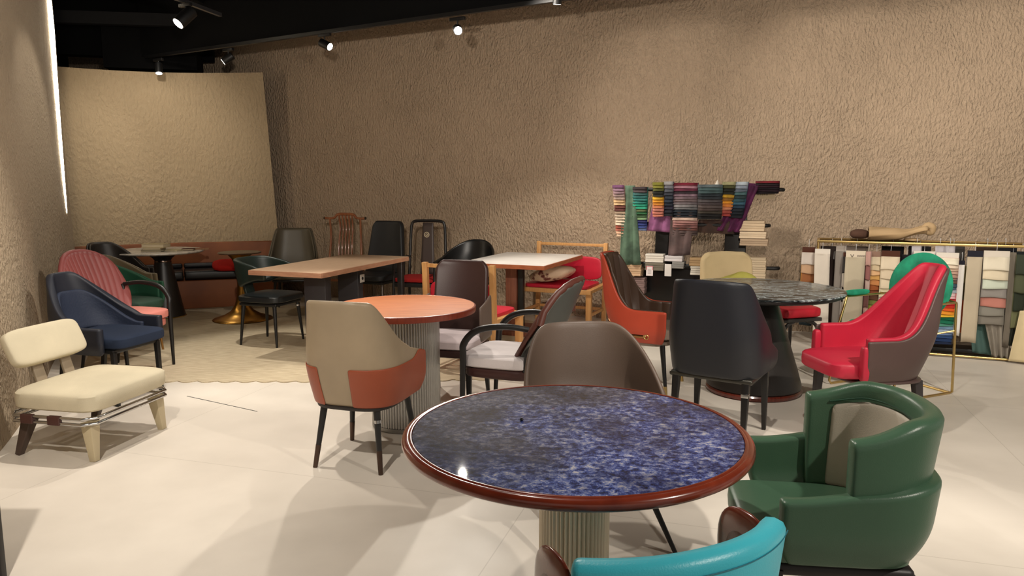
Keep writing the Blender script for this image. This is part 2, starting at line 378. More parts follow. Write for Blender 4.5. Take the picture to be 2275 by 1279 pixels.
tr = MB().bar((-3.3, 6.4, 3.2), (-2.98, 7.9, 3.2), .036, .035).build('lighting_track', mat('track_grey', (60, 60, 62), .4), flat=True)
tag(tr, 'short lighting track hanging high at upper left of the ceiling', 'lighting track')
# light cove at the end of the left wall
strip = MB().tube([(-4.475, 7.50, 1.2), (-4.475, 7.49, 1.7), (-4.48, 7.485, 2.4), (-4.468, 7.49, 3.0), (-4.48, 7.50, 4.0)], [.002, .012, .026, .02, .006], 10, smooth=6).build('light_strip', emit((255, 240, 214), 22))
tag(strip, 'thin vertical light strip glowing along the far edge of the left wall', 'light strip')

def track_light(x, y, z, aim, label, power=120, size=50, glow=40, r=.042, ln=.13, stem=.06, col=(1, .93, .82), blend=.5, rad=.03):
    t = thing('track_light', label, 'track light', x, y, z)
    MB().box((0, 0, -.012), (.16, .034, .03), Matrix.Rotation(R(-30), 3, 'Z')).build('adapter', BLACKM, t, bevel=.003)
    MB().tube([(0, 0, -.02), (0, 0, -stem-.02)], .007, 8).build('stem', BLACKM, t)
    piv = V((0, 0, -stem-.02-r*.6)); d = (V(aim)-(V((x, y, z))+piv)).normalized()
    a = piv-d*ln*.45; b = piv+d*ln*.55
    h = MB().tube([a, a+d*.006, b-d*.004, b], [r*.85, r, r, r*.98], 28).build('lamp_housing', BLACKM, t)
    MB().tube([b-d*.001, b+d*.003], [r*.86, r*.8], 28).build('lens', emit((255, 246, 232), glow), h)
    s = spot(V((x, y, z))+b+d*.02, aim, power, size, blend, rad, col, name='spot_beam'); M = s.rotation_euler.copy()
    s.parent = t; s.location = b+d*.02; s.rotation_euler = M
    return t
track_light(-.50, 7.09, 3.0, (.25, 1.6, .9), 'glowing black track light near the middle of the wall track', 150, 60, 45)
track_light(-1.93, 7.93, 3.02, (2.2, 6.0, .8), 'glowing black track light tilted right, second along the wall track', 210, 60, 45)
track_light(-3.2, 8.66, 3.0, (-4.9, 8.3, 1.7), 'dark track light tilted left above the end of the curved partition', 14, 70, 6)
track_light(-4.22, 9.15, 2.97, (-3.9, 8.3, .3), 'track light pointing down in front of the curved partition top', 14, 70, 14)
track_light(-3.08, 7.3, 3.17, (-4.1, 6.2, 1.6), 'larger black track light on the short track at upper left', 22, 75, 30, r=.06, ln=.2)
track_light(-2.45, 6.6, 3.42, (-1.95, 6.3, 0), 'round downlight cut off by the top edge near the upper left', 130, 54, 8, r=.05, ln=.1, stem=.01)
track_light(.38, 6.45, 3.12, (.3, 7.2, .6), 'straight black cylinder downlight at the top centre of the wall', 130, 80, 5, r=.038, ln=.17, stem=.01)
# unseen spot added to wash the left part of the partition
spot((-3.6, 7.2, 3.3), (-4.3, 9.2, 2.0), 95, 62, 1.0, .05)

# woven rug at the back with a scalloped front edge
def rug():
    mb = MB(); n = 160; top = []
    for i in range(n+1):
        t = i/n; x = -3.3+t*3.55; y = 5.50+-.045*abs(sin(x*21))+.08*max(0, x+1)
        top.append((x, y))
    back = [(.25+.04*abs(sin(k*1.3)), 5.75+k*.17) for k in range(1, 14)] + [(-.6, 8.6), (-2.9, 9.1), (-3.4, 9.0), (-4.1, 8.7), (-4.4, 8.2), (-4.15, 7.3)]
    pts = top+back; m = len(pts)
    mb.v = [(x, y, .0) for x, y in pts]+[(x, y, .007) for x, y in pts]
    mb.f = [tuple(range(m, 2*m))]+[(i, (i+1) % m, m+(i+1) % m, m+i) for i in range(m)]
    mm = mat('rug_weave', (208, 194, 166), .95, col2=(178, 162, 136), cscale=9, cstretch=(1, 9, 1), bump=(120, 1.0), spec=.1)
    return tag(mb.build('rug', mm, flat=True), 'large woven cream rug with scalloped edge under the far tables', 'rug')
rug()
RZ = .0075

# ------------------------------------------------------------------ tables
def blue_table():
    t = thing('round_table', 'large round blue marble table with glossy mahogany rim in the foreground', 'table', .19, 2.15)
    MB().lathe([(.02, .744), (.485, .744), (.4868, .752), (.485, .7545), (.02, .7545)], 128).build('tabletop', blue_stone(), t)
    mah = wood((150, 62, 38), (104, 36, 22), .25, .5, (2, 2, 2))
    prof = [(.470, .724), (.490, .720), (.503, .721), (.512, .727), (.517, .736), (.516, .745), (.510, .7515), (.502, .7545), (.4975, .7535), (.4955, .7555), (.491, .7565), (.4875, .7555), (.4868, .738)]
    mb = MB(); k = len(prof)
    mb.grid(lambda u, v: V((prof[min(k-1, int(round(v*(k-1))))][0]*cos(2*pi*u), prof[min(k-1, int(round(v*(k-1))))][0]*sin(2*pi*u), prof[min(k-1, int(round(v*(k-1))))][1])), 144, k-1, True)
    mb.build('rim', mah, t)
    MB().lathe([(.10, .700), (.40, .716), (.47, .730), (.45, .7435), (.1, .7435)], 96).build('underside', paint((70, 66, 62)), t)
    ch = mat('champagne_metal', (240, 228, 204), .4, .3)
    ribs = [random.Random(7).uniform(.0, 1) for _ in range(1)]
    rr = random.Random(4); amp = [rr.uniform(.004, .009) for _ in range(48)]
    MB().lathe([(.104, .02), (.104, .70)], 288, rf=lambda r, z, a, i: r + amp[(i//6) % 48]*(abs(sin(pi*(i % 6)/6))-.6)).build('column', ch, t)
    MB().lathe([(.02, 0), (.27, 0), (.275, .008), (.27, .018), (.12, .024), (.02, .024)], 64).build('base_plate', ch, t)
blue_table()

def orange_table():
    t = thing('round_table', 'round orange stained wood table on a fluted silver drum column', 'table', -.66, 4.5)
    ow = wood((224, 138, 84), (206, 118, 70), .38, .25, (1.5, 9, 1.5)); oe = wood((128, 50, 30), (106, 38, 22), .4, .2)
    MB().lathe([(.05, .728), (.425, .728), (.432, .738), (.428, .7495), (.05, .7502)], 96).build('tabletop', ow, t)
    mb = MB(); pr = [(.424, .712), (.434, .714), (.4365, .73), (.436, .744), (.431, .7485)]
    mb.grid(lambda u, v: V((pr[int(round(v*4))][0]*cos(2*pi*u), pr[int(round(v*4))][0]*sin(2*pi*u), pr[int(round(v*4))][1])), 96, 4, True).build('edge_band', oe, t, solid=.004)
    MB().lathe([(.05, .712), (.42, .712), (.42, .727), (.05, .727)], 64).build('underside', oe, t)
    n = 78
    MB().lathe([(.205, .03), (.205, .711)], n*8, rf=lambda r, z, a, i: r+.0075*abs(sin(pi*(i % 8)/8))).build('column', metal((196, 194, 190), .36), t)
    MB().lathe([(.02, .0), (.2, .0), (.212, .004), (.212, .028), (.2, .03), (.02, .03)], 64).build('plinth', metal((150, 148, 145), .4), t)
orange_table()

def black_table():
    t = thing('round_table', 'round black marble table on a wide black cone base with rosewood ring', 'table', 1.755, 5.26)
    MB().lathe([(.02, .735), (.58, .735), (.588, .742), (.585, .7495), (.575, .751), (.02, .751)], 96).build('tabletop', veined('black_marble', (20, 24, 26), (190, 202, 204), 3.6, .18, spec=.12), t)
    MB().lathe([(.3, .700), (.55, .71), (.578, .722), (.58, .7345), (.02, .7345)], 96).build('underside', BLACKM, t)
    MB().lathe([(.135, .672), (.142, .675), (.142, .70), (.135, .703)], 48).build('collar', metal((150, 112, 84), .2), t)
    MB().lathe([(.05, .04), (.322, .04), (.332, .05), (.328, .075), (.3, .17), (.145, .655), (.136, .672), (.05, .672)], 72).build('base', mat('cone_leather', (38, 34, 31), .36, bump=(200, .2)), t)
    MB().lathe([(.05, 0), (.318, 0), (.33, .008), (.334, .028), (.325, .04), (.05, .04)], 72).build('base_ring', wood((120, 52, 38), (84, 32, 24), .3, .4), t)
black_table()

def white_round():
    t = thing('round_table', 'round white marble table on a black conical pedestal near the curved bench', 'table', -3.92, 8.3, RZ)
    MB().lathe([(.02, .722), (.47, .722), (.49, .735), (.488, .745), (.47, .75), (.02, .75)], 72, (-.05, 0, 0)).build('tabletop', veined('white_marble', (222, 216, 205), (178, 172, 166), 2.2, .2), t)
    MB().lathe([(.05, .635), (.085, .635), (.10, .66), (.15, .70), (.2, .7215), (.05, .7215)], 48).build('neck', BLACKM, t)
    MB().lathe([(.05, .618), (.089, .618), (.091, .624), (.089, .634), (.05, .634)], 48).build('collar', metal((150, 130, 120), .2), t)
    MB().lathe([(.05, .012), (.205, .012), (.19, .08), (.088, .617), (.05, .617)], 48).build('pedestal', mat('cone_leather', (38, 34, 31), .36, bump=(200, .2)), t)
    MB().lathe([(.05, 0), (.212, 0), (.215, .006), (.21, .011), (.05, .011)], 48).build('base_ring', GOLD, t)
white_round()

def tulip():
    t = thing('tulip_table', 'small round dark table on a flared brushed brass tulip base', 'table', -2.98, 8.1, RZ)
    MB().lathe([(.02, .732), (.22, .732), (.228, .74), (.222, .746), (.02, .746)], 64).build('tabletop', wood((92, 66, 48), (70, 48, 34), .3, .2), t)
    pr = [(.31, 0), (.318, .006), (.31, .014), (.27, .028), (.19, .055), (.12, .10), (.075, .17), (.05, .26), (.04, .38), (.04, .5), (.055, .6), (.09, .68), (.14, .7315)]
    MB().lathe(pr, 56).build('base', metal((190, 142, 66), .3), t)
tulip()

def rect_top(name, label, x, y, rot, w, l, z, th, mtop, medge, zoff=0, lip=.0):
    t = thing(name, label, 'table', x, y, zoff, rot)
    MB().box((0, 0, z-th/2), (w-.006, l-.006, th)).build('tabletop', mtop, t, bevel=.004)
    mb = MB()
    for (c, d) in (((0, -l/2+.002, z-th/2-.002), (w, .012, th-.002)), ((0, l/2-.002, z-th/2-.002), (w, .012, th-.002)), ((-w/2+.002, 0, z-th/2-.002), (.012, l-.014, th-.002)), ((w/2-.002, 0, z-th/2-.002), (.012, l-.014, th-.002))): mb.box(c, d)
    mb.build('edge_band', medge, t)
    return t
oak = wood((196, 142, 92), (172, 118, 72), .5); oakl = wood((210, 160, 100), (186, 132, 78), .45)
t = rect_top('dining_table', 'long pale wood dining table with black slab legs', -1.655, 6.93, -19.5, .73, 1.55, .752, .042,
             wood((190, 160, 132), (176, 144, 116), .45, 0, (14, 1.4, 3)), wood((182, 136, 108), (160, 114, 88), .5, 0, (3, 3, 14)), RZ)
for yy in (-.42, .12):
    lg = MB().box((.08, yy, .355), (.22, .09, .70)).build('leg', mat('anthracite', (46, 44, 48), .5), t, bevel=.004)
MB().bar((.31, .70, .708), (.31, .70, 0), .055, .055).build('leg', metal((110, 108, 110), .35), t, bevel=.003)
MB().bar((-.31, .70, .708), (-.31, .70, 0), .055, .055).build('leg', metal((110, 108, 110), .35), t, bevel=.003)
soc = MB().box((.222, .10, .60), (.006, .075, .075)).build('power_socket', paint((190, 186, 180)), t, bevel=.002)
MB().tube([(.2255, .10, .60), (.2268, .10, .60)], .016, 16).build('socket_hole', BLACKM, soc)

t = rect_top('square_table', 'white topped table with oak edge in front of the red bench', .12, 7.42, -22.5, .86, 1.18, .752, .04, paint((226, 220, 214), .35), wood((190, 112, 70), (166, 90, 54), .5, 0, (3, 3, 14)), 0)
MB().box((-.12, 0, .38), (.12, .10, .66)).build('column', wood((140, 84, 62), (112, 62, 46), .5), t, bevel=.004)
MB().box((-.02, -.02, .38), (.05, .06, .66)).build('post', BLACKM, t, bevel=.003)
MB().box((0, 0, .0225), (.52, .52, .045)).build('foot_plate', wood((140, 84, 62), (112, 62, 46), .5), t, bevel=.006)

# ------------------------------------------------------------------ bench along the partition
def bench():
    t = thing('curved_bench', 'curved banquette with brown leather back panel and black seat cushions', 'bench')
    P = [(-5.45, 8.28), (-4.95, 8.68), (-4.1, 9.2), (-3.05, 9.55)]
    def path(u, off, z):
        P3 = [V((p[0], p[1], 0)) for p in P]; m = len(P3)-1; q = u*m; i = min(int(q), m-1); tt = q-i
        g = lambda k: P3[max(0, min(m, k))]
        a, b, c, d = g(i-1), g(i), g(i+1), g(i+2)
        p = .5*((2*b)+(c-a)*tt+(2*a-5*b+4*c-d)*tt*tt+(3*b-a-3*c+d)*tt**3)
        dd = .5*((c-a)+2*(2*a-5*b+4*c-d)*tt+3*(3*b-a-3*c+d)*tt*tt); dd.normalize()
        n = V((dd.y, -dd.x, 0)); return V((p.x+n.x*off, p.y+n.y*off, z))
    def seg(name, m, y0, y1, z0, z1, u0=0, u1=1, bev=.01, nn=24):
        mb = MB(); pr = [(y0, z0), (y1, z0), (y1, z1), (y0, z1)]
        mb.grid(lambda u, v: path(u0+(u1-u0)*v, *pr[int(round(u*4)) % 4]), 4, nn, True)
        k = len(mb.v); mb.f.append((0, 1, 2, 3)); mb.f.append((k-1, k-2, k-3, k-4)); return mb.build(name, m, t, bevel=bev)
    br = mat('brown_leather_panel', (146, 84, 42), .6, col2=(124, 68, 34), cscale=2.5)
    seg('back_panel', br, -.03, .03, .35, .77)
    seg('front_panel', br, .03, .42, .0, .34)
    for a, b in ((0, .33), (.335, .665), (.67, 1)):
        seg('seat_cushion', leather((24, 22, 24), .4), .07, .47, .36, .46, a, b, .02, 10)
        seg('lumbar_cushion', leather((30, 28, 30), .5), .035, .12, .465, .52, a, b, .02, 10)
    MB().bar(path(1, .2, .38)+V((.02, .007, 0)), path(1, .2, .38)+V((.045, .015, 0)), .5, .76).build('end_panel', wood((74, 40, 26), (58, 30, 18)), t, bevel=.004)
bench()
pl = MB().superel((0, 0, 0), (.42, .30, .11), .55, .9).build('throw_pillow', fabric((178, 32, 24)), loc=(-3.42, 8.98, .518)); pl.rotation_euler = (R(14), 0, R(22))
tag(pl, 'small bright red pillow lying on the curved bench seat', 'pillow')

# books on the white marble table
def book(x, y, z, rot, w, d, h, cov, label, pages=(214, 200, 170)):
    t = thing('book', label, 'book', x, y, z, rot, )
    mb = MB(); mb.box((0, 0, .002), (w, d, .004)).box((0, 0, h-.002), (w, d, .004)).box((0, d/2-.002, h/2), (w, .004, h)); mb.build('cover', paper(cov), t)
    MB().box((0, -.001, h/2), (w-.008, d-.01, h-.0085)).build('pages', paper(pages), t)
bx, by, bz = -3.93, 8.12, .7505+RZ
book(bx, by, bz, 6, .21, .15, .022, (48, 44, 26), 'dark olive book at the bottom of the stack on the white marble table')
book(bx+.01, by, bz+.023, 3, .19, .14, .022, (206, 190, 156), 'cream book in the middle of the stack on the white marble table')
book(bx+.03, by, bz+.046, -4, .25, .15, .04, (196, 178, 140), 'thick beige book on top of the stack on the white marble table')
book(bx+.20, by+.06, bz, -14, .16, .12, .018, (196, 186, 150), 'thin pale book lying beside the stack of books')
book(bx+.32, by+.14, bz, 12, .13, .10, .02, (72, 36, 24), 'dark brown book farthest right on the white marble table')
book(bx+.42, by+.26, bz, 25, .15, .11, .012, (150, 106, 74), 'flat tan notebook behind the dark brown book')

# ------------------------------------------------------------------ seats
def seat_pad(parent, w, d, z0, z1, m, y=0, fw=1.0, name='seat', dome=.012, e1=.42):
    def fn(p):
        k = 1+(fw-1)*(.5-p.y/d); p.x *= k
        if p.z > 0: p.z += dome*(1-min(1, (2*p.x/w)**2))*(1-min(1, (2*p.y/d)**2))
        return p
    return MB().superel((0, y, (z0+z1)/2), (w, d, z1-z0), e1, .35, 56, 14, fn).build(name, m, parent)

def panel_back(parent, w0, w1, z0, z1, y0, lean, m, th=.035, curve=.05, r=.12, name='backrest', n=24, nz=14, topbow=0.):
    """upholstered back: half widths w0 bottom, w1 top, rounded top corners r"""
    def f(u, v):
        z = z0+(z1-z0)*v; k = w0+(w1-w0)*v
        dz = z1-z
        if dz < r: k -= r*.8*(1-math.sqrt(max(0, 1-(1-dz/r)**2)))
        x = (u*2-1)*k
        return V((x, y0+lean*v-curve*((u*2-1)**2), z+topbow*v*(1-(u*2-1)**2)))
    return MB().grid(f, n, nz).build(name, m, parent, solid=th, sub=1)

def arm_shell(parent, f, nu, nv, th, m, name='shell', sub=1): return MB().grid(f, nu, nv).build(name, m, parent, solid=th, sub=sub)

# turquoise chair in the foreground
def turquoise():
    t = thing('dining_chair', 'bright turquoise leather chair with mahogany arms, cut by the bottom edge', 'chair', .285, 1.60, 0, 203)
    tq = leather((78, 212, 232), .36); mah = wood((126, 56, 38), (90, 34, 24), .25, .6, (3, 3, 3))
    def f(u, v, o=0):
        a = u*2-1; x = a*(.236+.018*v); y = .125+.09*(1-abs(a)**2.2)+.035*v
        z = .40+.36*v+.012*(1-a*a)*v
        d = V((x, y-.0, 0)).normalized()*o
        return V((x, y, z))+d
    sh = arm_shell(t, f, 32, 10, .058, tq, 'backrest')
    MB().tube([f(k/32, .905, .0305) for k in range(33)], .0014, 6).build('piping', leather((24, 120, 138)), sh)
    for s in (-1, 1):
        pd = MB().superel((s*.245, .075, .635), (.034, .19, .20), 1.0, .8).build('arm', mah, t)
        MB().superel((s*.245, .075, .635), (.040, .14, .15), 1.0, .9).build('arm_panel', wood((104, 66, 54), (84, 50, 42), .35, .3), pd)
        MB().tube([(s*.23, -.02, .56), (s*.22, -.10, .50), (s*.20, -.17, .36)], [.022, .02, .02], 12, smooth=4).build('arm_post', mah, t)
    seat_pad(t, .44, .42, .38, .47, tq, -.04)
    MB().box((0, -.02, .362), (.41, .38, .035)).build('seat_frame', mah, t, bevel=.008)
    legs(t, four(.18, .17, -.18, .14, .37, .01, .02), mah, .022, .013)
turquoise()

def green_arm():
    t = thing('armchair', 'dark green leather armchair with wraparound band and grey inner back', 'armchair', 1.00, 2.24, 0, -98)
    g = mat('green_leather', (76, 110, 86), .36, bump=(240, .2)); gb = paint((42, 36, 35), .45)
    # outer low belt forming arms
    f = shell(.53, .225, .205, .40, .65, .60, .3, .95, 3.2, .84, .03, 0, .62)
    arm_shell(t, f, 48, 12, .055, g, 'arm_band')
    f2 = shell(.495, .21, .02, .44, .83, .775, .55, 1.0, 2.5, .96, .055, 0, .93)
    b = arm_shell(t, f2, 44, 12, .06, g, 'backrest')
    f3 = shell(.43, .176, .0, .46, .775, .745, .5, 1, 2.5, .98, .05, 0, 1.0)
    MB().grid(lambda u, v: f3(.06+.88*u, v*.98), 26, 10).build('inner_panel', leather((208, 198, 182), .5), t, solid=.012, sub=1)
    # stitched piping round the inner edge
    MB().tube([f3(.06+.88*k/30, 1.0)+V((0, -.008, .004)) for k in range(31)], .003, 8).build('piping', leather((36, 74, 54)), b)
    seat_pad(t, .465, .48, .375, .465, g, -.045, 1.02, dome=.01, e1=.3)
    MB().box((0, -.02, .36), (.44, .43, .045)).build('seat_frame', gb, t, bevel=.02)
    legs(t, [((s*.20, -.20, .36), (s*.215, -.22, 0)) for s in (-1, 1)]+[((s*.19, .17, .36), (s*.205, .22, 0)) for s in (-1, 1)], gb, .026, .015, True)
green_arm()

def taupe():
    t = thing('dining_chair', 'taupe leather egg-shaped shell chair behind the blue marble table', 'chair', .36, 3.08, 0, 9)
    m = mat('taupe_leather', (118, 100, 88), .42, bump=(240, .2))
    f = shell(.60, .25, .2, .36, .85, .46, .20, .98, 2.4, .66, .10, .06, .66, .0)
    arm_shell(t, f, 44, 14, .02, m, 'shell')
    seat_pad(t, .50, .46, .36, .45, m, -.02, e1=.6)
    MB().lathe([(.02, .33), (.17, .335), (.19, .35), (.17, .362), (.02, .362)], 40).build('seat_base', BLACKM, t)
    legs(t, four(.13, .12, -.12, .11, .345, .13, .18), BLACKM, .016, .009)
    for s in (-1, 1): MB().tube([(s*.18, -.17, .26), (s*.17, .16, .26)], .008, 10).build('stretcher', BLACKM, t)
taupe()

def beige():
    t = thing('dining_chair', 'beige and terracotta two-tone leather chair with round dark legs', 'chair', -.80, 3.92, 0, 164)
    bg_ = mat('beige_leather', (168, 150, 124), .42, bump=(240, .2)); tr = mat('terracotta_leather', (160, 78, 50), .42, bump=(240, .2))
    fb = shell(.50, .235, .22, .345, .915, .68, .32, .74, 3.2, .88, .08, .16, .66, .11)
    arm_shell(t, fb, 56, 16, .028, bg_, 'backrest')
    # terracotta band hugging the outside, open at the back seam
    def band(u0, u1):
        def g(u, v):
            uu = u0+(u1-u0)*u; s = abs(uu*2-1)
            p = fb(uu, 0); hi = .56+.05*ss((s-.72)/.2)-.0*s
            # find v for that height
            top = fb(uu, 1).z; vv = min(1.0, (hi-.345)/(top-.345))*v
            p = fb(uu, vv); q = V((p.x, p.y, 0)).normalized()*.0175
            if s > .66: q = V((math.copysign(.0175, p.x), 0, 0))
            return p+q
        return g
    MB().grid(band(.0, .485), 30, 10).build('arm_wrap', tr, t, solid=.006, sub=1)
    MB().grid(band(.565, 1.0), 26, 10).build('arm_wrap', tr, t, solid=.006, sub=1)
    seat_pad(t, .46, .46, .36, .46, bg_, -.03)
    MB().superel((0, .0, .337), (.44, .45, .03), .6, .4).build('seat_base', paint((40, 34, 32), .5), t)
    legs(t, four(.165, .15, -.17, .165, .335, .04, .05), paint((30, 28, 28), .4), .019, .011, tip=(.36, metal((92, 76, 68), .35), 0))
    MB().tube([(-.163, .178, .278), (-.165, .18, .262)], .0195, 16).build('leg_ring', CHROME, t)
beige()

def brownchair():
    t = thing('dining_chair', 'dark brown high-back chair with white seat behind the orange table', 'chair', -.42, 5.04, 0, -14)
    br = mat('dark_brown_leather', (58, 36, 33), .4, bump=(240, .2))
    panel_back(t, .205, .195, .40, .95, .20, .09, br, .035, .03, .06)
    seat_pad(t, .45, .44, .395, .465, fabric((226, 212, 214)), -.03, e1=.3)
    MB().box((0, -.03, .372), (.45, .43, .05)).build('seat_rail', br, t, bevel=.012)
    for s in (-1, 1):
        MB().grid(lambda u, v, s=s: V((s*(.225+.008*sin(pi*u)), .22-.27*u-.02*v, .42+(.30-.06*u)*v)), 8, 8).build('arm_panel', mat('grey_brown_leather', (104, 88, 78), .5, bump=(200, .2)), t, solid=.022, sub=1)
    legs(t, [((s*.195, -.22, .36), (s*.20, -.235, 0)) for s in (-1, 1)]+[((s*.185, .18, .36), (s*.19, .26, 0)) for s in (-1, 1)], BLACKW, .021, .012, True)
brownchair()

def fan_chair(label, x, y, rot, pleat, seatc, outer, apron, z=0, framecol=BLACKW, top=.93):
    t = thing('dining_chair', label, 'chair', x, y, z, rot)
    h = top-.47
    def f(u, v, off=0):
        a = (u*2-1); wt = .17+.13*math.sin(min(1, v*1.15)*pi/2); e = math.sqrt(max(0, 1-(abs(a)*.97)**2.6))
        zt = .47+h*(.30+.70*e)
        ripple = .007*abs(sin(a*pi*7)) if off == 0 else 0
        return V((a*wt, .225+.19*v-.14*a*a-ripple+off, .47+(zt-.47)*v))
    MB().grid(lambda u, v: f(u, v), 112, 16).build('backrest', pleat, t, solid=.02)
    MB().grid(lambda u, v: f(u, v, .028), 24, 12).build('back_shell', outer, t, solid=.012, sub=1)
    rim = [f(k/24, 1)+V((0, .014, .002)) for k in range(25)]
    MB().tube(rim, .02, 10).build('back_rim', pleat, t)
    seat_pad(t, .47, .46, .40, .485, seatc, -.03, 1.06, e1=.38)
    MB().superel((0, -.02, .375), (.46, .45, .075), .4, .35).build('seat_apron', apron, t)
    for s in (-1, 1):
        MB().tube([(s*.235, .20, .66), (s*.27, .06, .675), (s*.285, -.10, .645), (s*.28, -.19, .56), (s*.265, -.205, .45), (s*.25, -.225, 0)],
                  [.016, .018, .02, .021, .02, .011], 14, smooth=6).build('arm', framecol, t)
        MB().tube([(s*.15, .19, .42), (s*.18, .20, .36), (s*.19, .27, 0)], [.017, .017, .011], 12).build('leg', framecol, t)
        MB().tube([(s*.20, .16, .40), (s*.235, .21, .66)], [.014, .015], 12).build('arm_support', framecol, t)
    return t
fan_chair('armchair with grey curved back, brown pleated rim and white seat on black legs', .0, 4.46, -112,
          mat('brown_pleat', (92, 48, 38), .45), fabric((230, 222, 222)), mat('slate_leather', (84, 86, 82), .5), mat('dark_brown_leather', (70, 40, 36), .45))

def wing(label, x, y, rot, inner, outer, legm, seatz=.46, top=.93, w=.52, quilt=False, band=False, z=0, name='dining_chair', ring=False, square=False, tapered=.2, legp=None, armtop=.60, tipm=None, s0=.28, s1=.7, kb=.84, n=3.0, frac=.62, lean=.10, z0=.36, crown=0):
    t = thing(name, label, 'chair', x, y, z, rot)
    f = shell(w, .25, .22, z0, top, armtop, s0, s1, n, kb, lean, tapered, frac, crown)
    o = arm_shell(t, f, 52, 16, .022, outer, 'back_shell')
    def g(u, v):
        uu = .03+.94*u; vv = .18+.80*v; p = f(uu, vv)
        q = V((p.x, p.y if p.y > 0 else 0, 0))
        if q.length > 0: q = q.normalized()
        off = .026
        if quilt: off += .006*abs(sin(u*pi*16))
        return p-q*off+V((0, 0, .004*v))
    MB().grid(g, 128 if quilt else 40, 14).build('inner_back', inner, t, solid=.02, sub=0 if quilt else 1)
    if band:
        pts = [f(.12+.76*k/30, .22)+V((0, 0, 0)) for k in range(31)]
        pts = [p+V((p.x, max(p.y, 0), 0)).normalized()*.014 for p in pts]
        bb = MB(); bb.grid(lambda u, v: pts[int(round(u*30))]+V((0, 0, -.012+.024*v)), 30, 1).build('brass_band', metal((176, 128, 84), .25), t, solid=.004)
        for k in (0, 30):
            c = pts[k]; sx = math.copysign(1, c.x)
            MB().tube([c+V((0, .016*cos(a*pi/8), .016*sin(a*pi/8))) for a in range(16)], .004, 8, True).build('brass_ring', GOLD, t)
    return t, f
t, f = wing('orange leather chair with dark brown quilted inside and brass band', 1.0, 5.42, 62, mat('brown_quilt', (74, 54, 42), .42), mat('orange_leather', (188, 72, 48), .4), BLACKW, top=.985, w=.50, quilt=True, band=True, s0=.2, s1=.62, armtop=.60, tapered=.25)
seat_pad(t, .44, .46, .38, .47, mat('grey_beige_leather', (138, 122, 108), .45), -.02)
MB().superel((0, 0, .355), (.42, .44, .05), .6, .4).build('seat_base', mat('grey_beige_leather', (138, 122, 108), .45), t)
legs(t, four(.165, .15, -.17, .165, .345, .05, .05), BLACKW, .02, .011, tip=(.17, GOLD, 0))

t, f = wing('black navy high-back leather chair in front of the black marble table', 1.24, 4.30, 148, leather((30, 31, 36)), mat('navy_black_leather', (24, 26, 34), .45, bump=(240, .2)), BLACKW, top=.965, w=.53, s0=.30, s1=.68, armtop=.64, tapered=.12, kb=.93, n=3.8, frac=.55, lean=.07, z0=.40, crown=.14)
seat_pad(t, .49, .48, .40, .475, leather((36, 38, 46)), -.04, e1=.28)
MB().box((0, -.005, .393), (.48, .455, .03)).build('seat_frame', mat('frame_satin', (70, 68, 62), .3, .6), t, bevel=.012)
legs(t, [((s*.205, -.215, .385), (s*.212, -.225, 0)) for s in (-1, 1)]+[((s*.20, .20, .385), (s*.205, .24, 0)) for s in (-1, 1)], BLACKW, .021, .012, True)
MB().box((-.2015, .211, .318), (.040, .040, .022)).build('leg_ring', CHROME, t, bevel=.002)

# crimson and brown wing chair
def redwing():
    t = thing('wing_chair', 'crimson high-back wing chair with dark brown leather outer shell', 'chair', 2.13, 4.32, 0, -82)
    red = mat('crimson_leather', (192, 38, 62), .45, bump=(240, .15), spec=.4); br = mat('aubergine_leather', (86, 66, 62), .42, bump=(240, .2))
    f = shell(.54, .24, .20, .375, 1.0, .62, .18, .62, 2.8, .86, .19, .42, .6)
    def outer(u, v):
        p = f(u, v); return p
    arm_shell(t, outer, 52, 18, .02, br, 'back_shell')
    def inner(u, v):
        p = f(.015+.97*u, .16+.86*v); q = V((p.x, max(p.y, 0), 0)); q = q.normalized() if q.length > 0 else q
        return p-q*.034+V((0, 0, .008*v))
    MB().grid(inner, 44, 16).build('inner_back', red, t, solid=.045, sub=1)
    for s in (-1, 1):
        MB().superel((s*.25, -.20, .49), (.05, .045, .20), .5, .4).build('arm_front', red, t)
    seat_pad(t, .47, .56, .385, .49, red, -.075, .98, e1=.42, dome=.015)
    MB().superel((0, -.01, .37), (.50, .48, .03), .55, .5).build('seat_base', br, t)
    legs(t, [((s*.20, -.20, .37), (s*.205, -.215, 0)) for s in (-1, 1)]+[((s*.19, .17, .37), (s*.195, .22, 0)) for s in (-1, 1)], paint((58, 52, 52), .4), .024, .014, True)
redwing()

